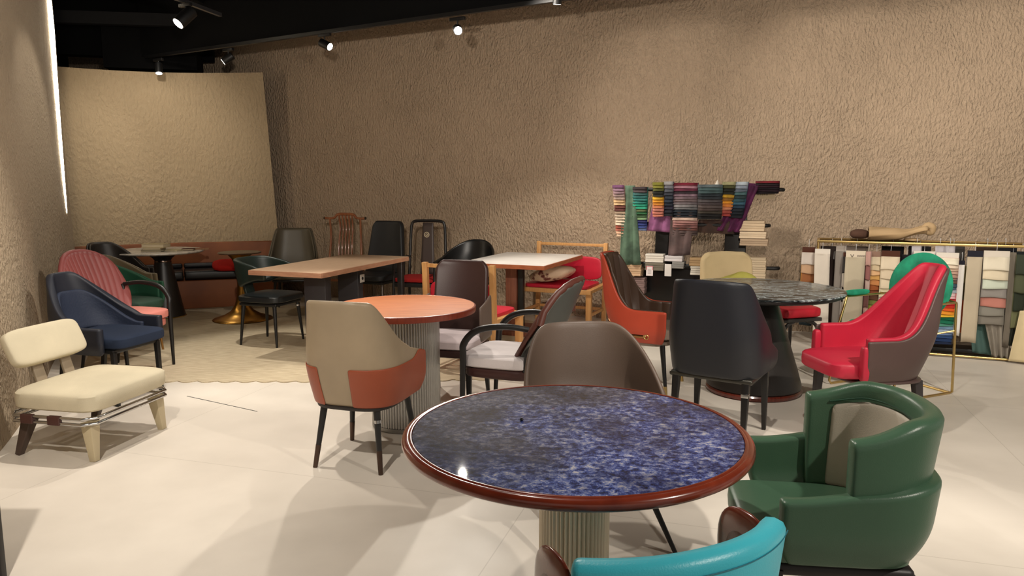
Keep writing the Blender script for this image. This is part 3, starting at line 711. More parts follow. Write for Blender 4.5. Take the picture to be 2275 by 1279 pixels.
# green velvet chair, round back, gold frame
def greenvelvet():
    t = thing('dining_chair', 'emerald velvet chair with round disc back on a thin gold wire frame', 'chair', 2.74, 5.28, 0, -66)
    gv = velvet((40, 160, 122))
    d = MB().superel((0, 0, 0), (.50, .075, .50), 1, .55, 56, 24)
    # a disc standing upright: superellipsoid squashed in y
    d = MB(); 
    def fn(u, v):
        th = 2*pi*u; ph = (v-.5)*pi*.999; c = max(0, cos(ph))**.45; s_ = math.copysign(abs(sin(ph))**.8, sin(ph))
        return V((.25*c*cos(th), .038*s_, .25*c*sin(th)))
    d.grid(fn, 56, 18, True); o = d.build('backrest', gv, t); o.location = (0, .27, .745); o.rotation_euler = (R(-10), 0, 0)
    seat_pad(t, .48, .47, .435, .50, gv, -.01, 1.02, e1=.6)
    MB().tube([(-.2, -.2, .43), (.2, -.2, .43), (.2, .2, .43), (-.2, .2, .43)], .008, 8, True).build('seat_frame', GOLD, t)
    for s in (-1, 1):
        MB().tube([(s*.27, .30, .66), (s*.27, -.16, .66)], .0085, 8).build('arm_rail', GOLD, t)
        MB().tube([(s*.27, .20, .665), (s*.27, .30, .655), (s*.27, .33, .012), (s*.27, .30, .0085), (s*.27, -.26, .0085), (s*.27, -.28, .03), (s*.27, -.22, .44), (s*.27, -.15, .66)], .009, 10).build('leg', GOLD, t)
        MB().superel((s*.27, -.05, .685), (.055, .24, .04), .6, .6).build('arm_pad', gv, t)
        MB().tube([(s*.27, -.21, .44), (s*.2, -.2, .432)], .007, 8).build('bracket', GOLD, t)
        MB().tube([(s*.27, .31, .46), (s*.2, .2, .432)], .007, 8).build('bracket', GOLD, t)
        MB().tube([(s*.27, .30, .66), (s*.15, .295, .68)], .007, 8).build('bracket', GOLD, t)
    MB().tube([(-.27, .31, .0085), (.27, .31, .0085)], .009, 8).build('floor_bar', GOLD, t)
greenvelvet()

# cream chair with a red seat behind the black marble table
def cream():
    t = thing('dining_chair', 'cream fabric chair with squarish rounded back behind the black marble table', 'chair', 1.86, 6.12, 0, 6)
    cr = fabric((206, 184, 142))
    panel_back(t, .235, .225, .45, .905, .20, .07, cr, .055, .05, .09, topbow=.012)
    seat_pad(t, .45, .44, .40, .48, cr, -.02, e1=.3)
    MB().box((0, -.01, .39), (.41, .40, .03)).build('seat_frame', BLACKW, t, bevel=.006)
    legs(t, four(.18, .17, -.18, .17, .38, .02, .03), BLACKW, .018, .011)
cream()
def redstool():
    t = thing('side_chair', 'red padded seat on arched dark legs, seen behind the black marble table', 'stool', 2.28, 6.06, 0, 18)
    dk = paint((52, 48, 46), .35)
    seat_pad(t, .40, .40, .415, .50, mat('red_vinyl', (206, 22, 46), .5), 0, e1=.3)
    MB().box((0, 0, .40), (.38, .38, .03)).build('seat_frame', dk, t, bevel=.006)
    for s in (-1, 1):
        for q in (-1, 1):
            MB().tube([(s*.06, q*.16, .385), (s*.12, q*.168, .37), (s*.165, q*.172, .32), (s*.178, q*.178, .22), (s*.182, q*.184, 0)], [.012, .014, .016, .016, .013], 12, smooth=5).build('leg', dk, t)
redstool()
def greencloth():
    rnd = random.Random(3)
    def f(u, v):
        x = (u-.5)*.40; h = .085*math.exp(-((u-.62)/.28)**2)+.035*sin(u*9+v*3)*.4
        return V((x+.02*sin(v*5), -.14+.28*v, .012+h*(.5+.5*sin(pi*v))*1.6+.012*sin(u*14+v*4)))
    o = MB().grid(f, 30, 18).build('folded_cloth', fabric((176, 170, 84)), solid=.006, sub=1)
    o.location = (1.90, 6.16, .60); o.rotation_euler = (R(35), 0, R(6)); return o
o = greencloth(); tag(o, 'crumpled yellow-green cloth draped inside the cream chair', 'cloth')

# oak bench chairs with red cushions
def oak_seat(label, x, y, rot, w, d, seatc, cat, name, zoff=0, top=.87):
    t = thing(name, label, cat, x, y, zoff, rot)
    for s in (-1, 1):
        MB().bar((s*(w/2-.02), d/2-.01, 0), (s*(w/2-.02), d/2+.03, top), .045, .04).build('back_post', oakl, t, bevel=.004)
        MB().bar((s*(w/2-.03), -d/2+.03, 0), (s*(w/2-.03), -d/2+.03, .40), .055, .055).build('leg', oakl, t, bevel=.004)
        MB().bar((s*(w/2-.03), -d/2-.01, .415), (s*(w/2-.03), d/2+.01, .425), .06, .035).build('side_rail', oakl, t, bevel=.004)
        MB().bar((s*(w/2-.03), -d/2+.05, .17), (s*(w/2-.03), d/2-.01, .17), .022, .03).build('stretcher', oakl, t, bevel=.003)
    MB().bar((-w/2+.04, d/2+.025, top-.025), (w/2-.04, d/2+.025, top-.025), .025, .03).build('top_rail', oakl, t, bevel=.003)
    MB().bar((-w/2, -d/2+.005, .41), (w/2, -d/2+.005, .41), .03, .045).build('front_rail', oakl, t, bevel=.004)
    MB().bar((-w/2+.05, d/2-.02, .17), (w/2-.05, d/2-.02, .17), .02, .03).build('back_stretcher', oakl, t, bevel=.003)
    seat_pad(t, w-.10, d-.04, .425, .475, seatc, 0, e1=.25, dome=.008)
    MB().superel((0, d/2-.015, .60), (w-.09, .045, .25), .3, .4).build('back_pad', seatc, t)
    return t
redv = mat('cherry_vinyl', (196, 28, 54), .42)
oak_seat('oak two-seat bench with cherry red cushions against the textured wall', .53, 7.74, -24, .80, .52, redv, 'bench', 'oak_bench')
oak_seat('oak chair with cherry red pads, seen from behind at the white table', -.30, 6.04, 155, .64, .52, redv, 'chair', 'oak_chair', 0)
def floral():
    m = mat('floral_print', (222, 196, 170), .8, col2=(120, 60, 56), cscale=13, cfac=(.38, .47))
    o = MB().superel((0, 0, 0), (.46, .40, .15), .62, .8, 56, 20, lambda p: V((p.x, p.y, p.z*(1-.5*(abs(p.x)/.23)**3)))).build('floral_pillow', m)
    o.location = (.42, 7.62, .572); o.rotation_euler = (R(-4), R(-12), R(-24)); return tag(o, 'cream floral print pillow resting on the oak red bench', 'pillow')
floral()

# dark green chair at the end of the long table
def dgreen():
    t = thing('dining_chair', 'dark green leather low-back chair at the end of the long wood table', 'chair', -2.27, 6.9, RZ, 72)
    g = leather((28, 42, 38), .4)
    f = shell(.50, .25, .14, .54, .80, .72, .35, 1.0, 2.4, .96, .05, 0, .70, bz=lambda s: .54+.08*ss((s-.35)/.5))
    b = arm_shell(t, f, 44, 8, .035, g, 'backrest')
    MB().bar((0, .22, .44), (0, .265, .60), .13, .03).build('back_support', g, t, bevel=.01)
    for s in (-.06, .06): MB().tube([(s, .262, .585), (s, .276, .585)], .008, 12).build('rivet', CHROME, t)
    seat_pad(t, .48, .47, .40, .47, leather((30, 34, 36), .35), -.01, e1=.4)
    MB().box((0, 0, .385), (.40, .40, .03)).build('seat_frame', BLACKM, t, bevel=.01)
    legs(t, four(.18, .17, -.17, .17, .385, .03, .03), BLACKM, .019, .010)
    MB().tube([(.172, -.1755, .345), (.1725, -.176, .33)], .0205, 16).build('leg_ring', CHROME, t)
dgreen()

# ------------------------------------------------------------------ row of chairs against the back wall
def olive():
    t, f = wing('olive grey leather chair leaning by the wall corner beyond the green chair', -2.60, 8.75, 10, leather((96, 88, 72)), leather((96, 88, 72)), BLACKW, top=.955, w=.56, s0=.3, s1=.62, armtop=.62, tapered=.12, n=3.6, z=RZ)
    seat_pad(t, .47, .47, .38, .47, leather((96, 88, 72)), -.03); MB().box((0, 0, .37), (.42, .42, .03)).build('seat_frame', BLACKM, t, bevel=.01)
    legs(t, four(.18, .17, -.17, .17, .365, .03, .03), BLACKM, .018, .01)
olive()
def ming():
    t = thing('yoke_back_chair', 'traditional reddish wood yoke-back chair with curved vertical slats', 'chair', -2.06, 8.74, RZ, -10)
    m = wood((158, 98, 60), (132, 76, 44), .4, .2)
    yb = .22
    MB().tube([(-.255, yb+.035, 1.075), (-.2, yb+.04, 1.072), (-.14, yb+.05, 1.08), (-.10, yb+.055, 1.118), (0, yb+.06, 1.122), (.10, yb+.055, 1.118), (.14, yb+.05, 1.08), (.2, yb+.04, 1.072), (.255, yb+.035, 1.075)], [.016, .014, .015, .017, .018, .017, .015, .014, .016], 12, smooth=6).build('yoke_rail', m, t)
    for s in (-1, 1): MB().tube([(s*.255, yb+.035, 1.075), (s*.268, yb+.034, 1.075)], .0165, 12).build('end_cap', BLACKW, t)
    for s in (-1, 1):
        MB().tube([(s*.195, yb+.035, 1.07), (s*.19, yb+.05, .85), (s*.205, yb+.02, .6), (s*.21, yb, .45), (s*.215, yb, 0)], [.012, .0125, .014, .016, .016], 12, smooth=5).build('back_post', m, t)
        MB().tube([(s*.215, -.2, .44), (s*.22, -.205, 0)], [.017, .015], 12).build('leg', m, t)
    for k in range(5):
        x = (-2+k)*.042
        MB().tube([(x, yb+.055, 1.11), (x*.95, yb+.075, .95), (x*1.0, yb+.03, .75), (x*.9, yb+.0, .47)], .0145, 10, smooth=6, ry=.010).build('slat', m, t)
    MB().box((0, 0, .455), (.48, .44, .035)).build('seat', m, t, bevel=.008)
    for z in (.12, .38): MB().box((0, -.2, z), (.42, .02, .03)).build('stretcher', m, t, bevel=.003)
    for s in (-1, 1): MB().box((s*.212, 0, .16), (.02, .40, .03)).build('stretcher', m, t, bevel=.003)
ming()
def navyback():
    t = thing('dining_chair', 'black high-back upholstered chair against the wall beside the yoke-back chair', 'chair', -1.55, 8.46, RZ, -24)
    m = leather((30, 32, 35), .5)
    panel_back(t, .27, .20, .42, 1.06, .19, .10, m, .06, .04, .05)
    seat_pad(t, .48, .46, .40, .48, m, -.03); MB().box((0, 0, .385), (.42, .42, .035)).build('seat_frame', BLACKM, t, bevel=.01)
    legs(t, four(.19, .18, -.18, .18, .38, .02, .04), GUN, .017, .011)
navyback()
def framechair():
    t = thing('frame_chair', 'black wood chair with rounded frame back, splat medallion and red seat', 'chair', -1.0, 8.12, 0, -12)
    yb = .21
    MB().tube([(-.215, yb, .43), (-.21, yb+.03, .7), (-.20, yb+.05, .96), (-.19, yb+.055, 1.04), (-.15, yb+.058, 1.075), (0, yb+.06, 1.08), (.15, yb+.058, 1.075), (.19, yb+.055, 1.04), (.20, yb+.05, .96), (.21, yb+.03, .7), (.215, yb, .43)], .0165, 12, smooth=5).build('back_frame', BLACKW, t)
    sp = MB(); sp.grid(lambda u, v: V(((u-.5)*(.17-.05*v), yb+.015+.045*v, .46+.60*v)), 6, 10).build('splat', mat('dark_splat', (66, 54, 50), .45), t, solid=.014)
    c = V((-.012, yb+.037, .925))
    MB().tube([c+V((.027*cos(a*pi/12), 0, .027*sin(a*pi/12))) for a in range(24)], .0055, 8, True).build('medallion', paint((196, 180, 150)), t)
    MB().tube([c+V((.011*cos(a*pi/6), 0, .011*sin(a*pi/6))) for a in range(12)], .004, 6, True).build('medallion_centre', paint((196, 180, 150)), t)
    seat_pad(t, .48, .46, .44, .485, fabric((150, 30, 28)), -.02, e1=.25, dome=.01)
    MB().box((0, -.02, .415), (.48, .46, .045)).build('seat_frame', BLACKW, t, bevel=.006)
    for s in (-1, 1):
        MB().tube([(s*.225, -.235, .66), (s*.23, -.24, .42), (s*.235, -.24, 0)], [.012, .015, .013], 10).build('leg', BLACKW, t)
        MB().tube([(s*.215, yb, .42), (s*.22, yb+.02, 0)], .015, 10).build('leg', BLACKW, t)
        MB().tube([(s*.208, yb+.02, .68), (s*.235, 0, .685), (s*.225, -.235, .66)], .013, 10, smooth=5).build('arm', BLACKW, t)
framechair()
def bowl():
    t = thing('bowl_chair', 'low black curved-back chair between the frame chair and white table', 'chair', -.50, 8.06, 0, -20)
    m = leather((18, 18, 19), .3)
    f = shell(.58, .28, .12, .60, .875, .66, .05, .95, 2.1, .96, .06, .0, .74, bz=lambda s: .62-.02*s)
    arm_shell(t, f, 44, 8, .028, m, 'backrest')
    seat_pad(t, .48, .47, .42, .49, m, -.02, e1=.6)
    MB().box((0, 0, .40), (.40, .40, .03)).build('seat_frame', BLACKM, t, bevel=.01)
    for s in (-1, 1):
        MB().tube([(s*.24, .14, .66), (s*.22, .17, .4), (s*.24, .24, 0)], [.014, .018, .012], 10).build('leg', BLACKW, t)
        MB().tube([(s*.27, -.06, .65), (s*.22, -.15, .4), (s*.26, -.21, 0)], [.012, .018, .012], 10).build('leg', BLACKW, t)
    MB().bar((-.2, .18, .3), (.2, .18, .3), .02, .03).build('stretcher', BLACKW, t)
bowl()

# ------------------------------------------------------------------ row of chairs along the left wall
def creamlow():
    t = thing('lounge_chair', 'low cream lounge chair with loose cushion on chrome frame and tapered legs', 'lounge chair', -2.43, 4.17, 0, 78)
    cr = fabric((210, 200, 174)); lm = paint((196, 182, 150), .5); lb = paint((72, 56, 48), .5)
    seat_pad(t, .66, .54, .265, .385, cr, -.02, 1.0, 'seat_cushion', .02, .3)
    # welt round the cushion
    b = MB().superel((0, 0, 0), (.52, .075, .22), .45, .35, 48, 18).build('backrest', cr, t); b.location = (.0, .285, .575); b.rotation_euler = (R(-25), 0, 0)
    for s in (-1, 1):
        MB().bar((s*.10, .19, .22), (s*.10, .285, .55), .075, .02, .07, .016).build('back_strut', mat('strut_greige', (150, 136, 116), .5), t, bevel=.004)
    P = [(-.28, -.27), (.28, -.27), (.325, -.22), (.325, .21), (.28, .25), (-.28, .25), (-.325, .21), (-.325, -.22)]
    for z in (.245, .215): MB().tube([(x, y, z) for x, y in P], .009, 10, True).build('frame_rail', CHROME, t)
    for s in (-1, 1):
        for y in (-.05, .12): MB().box((s*.327, y, .231), (.026, .075, .05)).build('strap', leather((76, 44, 40)), t, bevel=.004)
    legs(t, [((s*.26, -.21, .215), (s*.275, -.235, 0)) for s in (-1, 1)], lm, .034, .018, True)
    legs(t, [((s*.26, .17, .215), (s*.275, .25, 0)) for s in (-1, 1)], lb, .03, .016, True)
creamlow()
def navy():
    t = thing('dining_chair', 'navy blue upholstered chair with quilted lining beside the cream lounge chair', 'chair', -2.85, 5.12, 0, 76)
    nv = fabric((40, 50, 70)); nb = mat('navy_leather', (30, 34, 46), .5); q = mat('navy_quilt', (34, 44, 66), .7, bump=(60, 1.0))
    f = shell(.56, .25, .23, .36, .87, .54, .12, .74, 2.6, .84, .12, .30, .62)
    arm_shell(t, f, 48, 16, .05, nb, 'back_shell')
    def g(u, v):
        p = f(.10+.80*u, .20+.55*v); d = V((p.x, max(p.y, 0), 0)); d = d.normalized() if d.length > 0 else d
        return p-d*.04
    MB().grid(g, 40, 12).build('lumbar_pad', q, t, solid=.03, sub=1)
    seat_pad(t, .47, .54, .385, .475, nv, -.06, e1=.3)
    MB().box((0, -.02, .372), (.44, .46, .03)).build('seat_frame', BLACKM, t, bevel=.006)
    legs(t, [((s*.205, -.24, .37), (s*.21, -.25, 0)) for s in (-1, 1)]+[((s*.18, .18, .37), (s*.19, .24, 0)) for s in (-1, 1)], BLACKM, .016, .013, True)
navy()
fan_chair('rose pink pleated fan-back armchair with black arms along the left wall', -3.08, 5.82, 76, mat('rose_pleat', (158, 84, 82), .5),
          mat('pink_vinyl', (226, 140, 128), .5), mat('rose_pleat_back', (130, 66, 66), .5), mat('pink_vinyl', (226, 140, 128), .5), RZ, top=.94)
def rowchair(label, x, y, rot, inner, seatc, piping, top, w=.54):
    t, f = wing(label, x, y, rot, inner, inner, BLACKW, top=top, w=w, s0=.15, s1=.85, armtop=.62, tapered=.1, n=2.2, z=RZ)
    seat_pad(t, .48, .50, .39, .48, seatc, -.05, e1=.6)
    MB().superel((0, -.03, .38), (.47, .47, .03), .6, .5).build('seat_base', piping, t)
    legs(t, four(.17, .17, -.18, .17, .37, .03, .03), metal((176, 136, 86), .3), .015, .009)
    return t
rowchair('green velvet chair with cream seat base, directly behind the pink one', -3.42, 6.46, 70, mat('forest_velvet', (30, 84, 60), .7), mat('forest_velvet2', (44, 74, 58), .7), leather((206, 186, 150)), .78, .50)
rowchair('olive taupe curved chair with cream seat behind the green chair on the left', -3.76, 7.06, 70, leather((112, 100, 78)), leather((214, 198, 160)), leather((214, 198, 160)), .80, .50)
rowchair('dark charcoal chair at the far end of the left wall row', -4.06, 7.62, 60, leather((40, 36, 34)), leather((40, 46, 40)), BLACKM, .88, .50)

# ------------------------------------------------------------------ velvet swatch stand by the wall
def place(o, org, rot):
    o.location = V(org); o.rotation_euler = (0, 0, R(rot)); return o
SO, SR = (1.82, 7.26), -22.5
def local(px, py, org=SO, rot=SR, yl=0):
    """point of the stand's front plane seen at a photo pixel -> (local x, z)"""
    cx = (px-1137.5)/FPX; cy = -(py-639.5)/FPX
    d = V((cx, cos(PITCH)+cy*sin(PITCH), -sin(PITCH)+cy*cos(PITCH)))
    ax = V((cos(R(rot)), sin(R(rot)), 0)); n = V((-ax.y, ax.x, 0)); o = V((org[0], org[1], 0))+n*yl
    k = (o-V((0, 0, H))).dot(n)/d.dot(n); p = V((0, 0, H))+d*k
    return (p-o).dot(ax), p.z
def stand():
    t = thing('swatch_stand', 'black tiered display stand holding velvet swatch books against the wall', 'display stand', SO[0], SO[1], 0, SR)
    X = lambda px, py: local(px, py)
    for s in (-.34, .34): MB().box((s, .12, .72), (.20, .05, 1.42)).build('upright', BLACKM, t, bevel=.006)
    for z, wd in ((1.435, 1.52), (1.10, 1.3), (.70, 1.5)):
        mb = MB()
        for s in (-1, 1):
            pass
        P = [(-wd/2, .03, z+.0), (-wd/2+.04, -.02, z), (-wd/4, -.07, z), (0, -.085, z), (wd/4, -.07, z), (wd/2-.04, -.02, z), (wd/2, .03, z)]
        MB().tube(P, .018, 12, smooth=6).build('front_rail', BLACKM, t)
        if z < 1.4: MB().box((0, .04, z-.02), (wd*.8, .22, .02)).build('shelf', BLACKM, t, bevel=.004)
        for s in (-1, 1): MB().bar((s*.34, .10, z), (s*.34, -.07, z), .03, .03).build('bracket', BLACKM, t)
    MB().box((0, .06, .02), (1.2, .40, .04)).build('base', BLACKM, t, bevel=.006)
    MB().box((.02, .10, .36), (1.12, .16, .63)).build('cabinet', mat('black_gloss', (14, 14, 15), .3), t, bevel=.006)
    return t
stand()
def book_sw(label, px0, px1, py0, py1, cols, org=SO, rot=SR, yl=-.11, group='velvet swatch books on the black stand', header=None, name='swatch_book', tilt=0, top=None, wav=.0, hang=False):
    x0, zt = local(px0, py0, org, rot, yl); x1, _ = local(px1, py0, org, rot, yl); _, zb = local((px0+px1)/2, py1, org, rot, yl)
    ax = V((cos(R(rot)), sin(R(rot)), 0)); n = V((-ax.y, ax.x, 0)); xc = (x0+x1)/2; w = x1-x0
    c = V((org[0], org[1], 0))+ax*xc+n*yl
    t = thing(name, label, 'swatch book', c.x, c.y, zt, rot, group)
    n_ = len(cols); top0 = 0
    if header:
        hh, hc = header; MB().box((0, -.006, -hh/2), (w, .012, hh)).build('header_card', paper(hc), t); top0 = hh
    dz = ((zt-zb)-top0)/n_
    for k, cc in enumerate(cols):
        bot = top0+dz*(k+1); yy = -.030+.030*k/max(1, n_-1); ln = min(dz, bot)
        zs = [top0*.6, bot-ln*1.6 if bot-ln*1.6 > top0*.6 else top0*.62, bot-ln, bot-ln*.65, bot-ln*.3, bot-ln*.08, bot]
        cu = min(.011, ln*.8); ys = [0, 0, 0, -cu*.35, -cu*.8, -cu, -cu*.75]
        wv = .0022 if not hang else .005
        def f(u, v, bot=bot, yy=yy, k=k, zs=zs, ys=ys):
            j = int(round(v*6)); z = zs[j]
            return V(((u-.5)*w*(1-.015*(k % 3))+tilt*z+.0015*((k*7) % 5-2), yy+ys[j]+wv*sin(u*5+k*1.7)*(j/6), -z+wv*.8*sin(u*3.3+k*2.1)*(j/6)))
        MB().grid(f, 5, 6).build('swatch', velvet(cc) if not hang else fabric(cc), t, solid=.0026)
    if hang:
        hk = MB().tube([(0, -.003, 0), (0, -.003, .03), (0, .0, .055), (0, .012, .068), (0, .02, .055)], .0018, 6, smooth=4).build('hook', paint((220, 220, 220), .3), t)
    return t
def drape(label, pts_top, pts_bot, col, yl=-.12, org=SO, rot=SR, name='fabric_drape', folds=3, amp=.012, group=None, m=None):
    """cloth hanging between a top segment and a bottom segment given in photo pixels on the stand's plane"""
    a0 = local(*pts_top[0], org, rot, yl); a1 = local(*pts_top[1], org, rot, yl); b0 = local(*pts_bot[0], org, rot, yl); b1 = local(*pts_bot[1], org, rot, yl)
    ax = V((cos(R(rot)), sin(R(rot)), 0)); nn = V((-ax.y, ax.x, 0)); cx = (a0[0]+a1[0])/2
    def f(u, v):
        x = (a0[0]*(1-u)+a1[0]*u)*(1-v)+(b0[0]*(1-u)+b1[0]*u)*v; z = (a0[1]*(1-u)+a1[1]*u)*(1-v)+(b0[1]*(1-u)+b1[1]*u)*v
        return V((x-cx, amp*sin(u*pi*folds*2+v)*(.4+.6*v)-.02*sin(pi*min(1, v*3)/2)*.5, z))
    o = MB().grid(f, 24, 16).build(name, m or velvet(col), solid=.003)
    p = V((org[0], org[1], 0))+ax*cx+nn*yl; o.location = (p.x, p.y, 0); o.rotation_euler = (0, 0, R(rot))
    return tag(o, label, 'fabric', group)
book_sw('purple to beige velvet swatch book at the left end of the stand', 1363, 1388, 411, 525, [(92, 52, 84), (130, 100, 116), (140, 112, 118), (150, 124, 120), (164, 140, 128), (198, 160, 116), (210, 174, 130), (112, 56, 46), (100, 50, 44), (196, 168, 140), (206, 184, 160), (214, 192, 166), (218, 198, 172), (222, 204, 178), (160, 78, 60), (176, 100, 82), (206, 164, 134), (210, 180, 150)], tilt=.08)
drape('sage green velvet drape hanging at the left of the stand', ((1386, 412), (1411, 412)), ((1376, 588), (1424, 588)), (88, 112, 92), folds=2, amp=.014)
book_sw('teal, green and blue velvet swatch book right of the sage drape', 1408, 1440, 415, 512, [(40, 28, 30), (66, 52, 54), (44, 84, 82), (40, 104, 100), (38, 114, 106), (28, 110, 98), (24, 132, 104), (40, 160, 124), (88, 100, 60), (40, 108, 62), (60, 96, 56), (140, 176, 126), (34, 36, 92), (44, 56, 120), (60, 78, 146), (92, 108, 150)])
drape('mauve pink velvet drape under the yellow swatch book', ((1455, 440), (1490, 440)), ((1436, 512), (1491, 516)), (140, 84, 124), yl=-.095, folds=2)
book_sw('olive and orange velvet swatch book left of centre on the stand', 1452, 1477, 405, 481, [(110, 106, 32), (122, 118, 40), (84, 86, 34), (30, 30, 24), (34, 34, 26), (206, 158, 36), (210, 140, 30), (208, 130, 40), (214, 128, 84), (222, 140, 122), (206, 124, 104), (200, 118, 96)], yl=-.125)
book_sw('grey blue velvet swatch book between the orange and mauve ones', 1477, 1498, 403, 480, [(150, 148, 148), (120, 120, 128), (92, 96, 106), (64, 68, 80), (46, 54, 66), (36, 46, 62), (26, 34, 50), (32, 28, 50), (20, 22, 40), (14, 16, 26)], yl=-.12)
drape('brown grey velvet drape hanging in the middle of the stand', ((1494, 430), (1548, 430)), ((1484, 570), (1533, 566)), (96, 78, 76), yl=-.10, folds=2)
book_sw('burgundy topped mauve and navy velvet swatch book at the centre', 1497, 1552, 406, 483, [(120, 30, 48), (180, 130, 144), (118, 52, 74), (54, 44, 50), (150, 122, 136), (136, 114, 122), (128, 110, 112), (124, 112, 116), (160, 156, 158), (128, 128, 130), (38, 48, 58), (28, 36, 46), (22, 28, 36)])
book_sw('dusty pink velvet swatch book hanging below the central books', 1496, 1551, 483, 522, [(196, 168, 152), (176, 130, 124), (156, 108, 104), (140, 96, 92), (110, 70, 62), (96, 78, 76), (84, 68, 66)], yl=-.10)
book_sw('slate green and grey velvet swatch book right of the burgundy one', 1552, 1607, 410, 487, [(92, 104, 108), (72, 96, 98), (70, 92, 94), (38, 48, 54), (44, 50, 56), (84, 78, 80), (76, 66, 68), (96, 84, 82), (80, 66, 62), (72, 64, 54), (24, 22, 22), (18, 16, 16)], yl=-.13)
drape('dark brown velvet drape below the slate swatch book', ((1552, 488), (1620, 488)), ((1550, 516), (1632, 520)), (70, 50, 42), yl=-.085, folds=2)
book_sw('olive and orange velvet swatch book at the right of the stand', 1607, 1637, 404, 480, [(150, 146, 108), (70, 72, 40), (30, 34, 26), (36, 38, 28), (206, 160, 44), (140, 96, 34), (222, 146, 40), (226, 136, 60), (228, 150, 110), (196, 92, 78), (166, 64, 58)], tilt=-.12, yl=-.12)
book_sw('blue grey velvet swatch book at the right end of the stand', 1634, 1664, 404, 484, [(166, 176, 184), (136, 146, 160), (96, 108, 122), (82, 118, 122), (40, 60, 64), (44, 76, 84), (56, 96, 116), (34, 60, 80), (24, 34, 46), (20, 28, 38), (16, 20, 30)], tilt=-.12, yl=-.115)
drape('plum purple velvet drape behind the right swatch books', ((1640, 405), (1688, 408)), ((1592, 512), (1644, 516)), (92, 34, 76), yl=-.09, folds=3, amp=.014)
book_sw('burgundy velvet swatch bundle lying on the right end of the top rail', 1680, 1733, 402, 430, [(110, 24, 34), (30, 20, 24), (44, 18, 30), (26, 14, 22), (34, 14, 26), (22, 12, 18)], yl=-.07)
def sign_card():
    x0, z0 = local(1676, 433, yl=-.02); x1, z1 = local(1722, 420, yl=-.02)
    t = thing('label_card', 'beige lettered card hanging below the burgundy swatch bundle', 'card', 0, 0, 0, SR)
    ax = V((cos(R(SR)), sin(R(SR)), 0)); n = V((-ax.y, ax.x, 0)); c = V((SO[0], SO[1], 0))+ax*(x0+x1)/2-n*.02; t.location = (c.x, c.y, z0)
    w = x1-x0; MB().box((0, 0, 0), (w, .004, .07)).build('card', paper((176, 158, 130)), t)
    text_obj('A Z E R O', .022, (-w*.36, -.0026, -.004), t, paper((44, 30, 16)))
def text_obj(s, size, loc, parent, m):
    cu = bpy.data.curves.new('lettering', 'FONT'); cu.body = s; cu.size = size; cu.extrude = .0004
    tmp = bpy.data.objects.new('tmp', cu); COL.objects.link(tmp); bpy.context.view_layer.update()
    me = bpy.data.meshes.new_from_object(tmp.evaluated_get(bpy.context.evaluated_depsgraph_get())); bpy.data.objects.remove(tmp)
    me.materials.clear(); me.materials.append(m); o = bpy.data.objects.new('lettering', me); COL.objects.link(o)
    o.parent = parent; o.location = loc; o.rotation_euler = (pi/2, 0, 0); return o
sign_card()
def paper_block(label, px0, px1, py0, py1, col, depth=.16, yl=-.10, name='paper_stack', cat='paper stack', tiltz=0, org=SO, rot=SR, rest=None):
    x0, z1 = local(px0, py0, org, rot, yl); x1, _ = local(px1, py0, org, rot, yl); _, z0 = local(px0, py1, org, rot, yl)
    ax = V((cos(R(rot)), sin(R(rot)), 0)); n = V((-ax.y, ax.x, 0)); c = V((org[0], org[1], 0))+ax*(x0+x1)/2+n*(yl+depth/2)
    t = thing(name, label, cat, c.x, c.y, z0, rot+tiltz)
    h = z1-z0; k = max(2, int(h/.02))
    for q in range(k): MB().box((.002*((q*7) % 3-1), .002*((q*5) % 3-1), h*(q+.5)/k), (x1-x0, depth, h/k-.0012)).build('sheet_bundle', paper(tuple(c_*(1-.05*(q % 2)) for c_ in col)), t, bevel=.002)
    return t
paper_block('upper cream fabric bundle on the right side of the stand', 1643, 1699, 490, 513, (222, 198, 166), .17)
paper_block('middle cream fabric bundle on the right side of the stand', 1643, 1702, 514, 529, (230, 208, 178), .17)
paper_block('lower beige card bundle with label on the right side of the stand', 1644, 1706, 530, 545, (188, 164, 138), .17)
paper_block('white folded paper packet on the low shelf of the stand', 1434, 1474, 564, 582, (226, 218, 206), .12, -.14)
paper_block('grey display box under the white packet', 1433, 1475, 583, 600, (120, 112, 98), .12, -.14, 'display_box', 'box')
paper_block('grey and white paper packet next to the white packet', 1477, 1516, 568, 580, (206, 200, 200), .12, -.14)
paper_block('grey display box under the second packet', 1493, 1519, 581, 596, (140, 138, 134), .12, -.14, 'display_box', 'box')
paper_block('stack of pale sample books on the lower left of the stand', 1388, 1424, 586, 612, (206, 172, 138), .18, -.12, 'sample_stack', 'sample books')
paper_block('stack of mauve grey sample books near the floor at the left of the stand', 1404, 1432, 616, 652, (140, 116, 112), .18, -.10, 'sample_stack', 'sample books')
paper_block('tan sample books on the low shelf behind the cream chair', 1532, 1570, 572, 590, (160, 132, 96), .16, -.12, 'sample_stack', 'sample books')
paper_block('white brochures sticking out on the low shelf', 1532, 1572, 591, 610, (214, 206, 192), .16, -.13, 'sample_stack', 'sample books', 8)
paper_block('pale boxed samples standing at the right end of the low shelf', 1652, 1702, 572, 622, (214, 194, 164), .14, -.12, 'sample_stack', 'sample books')
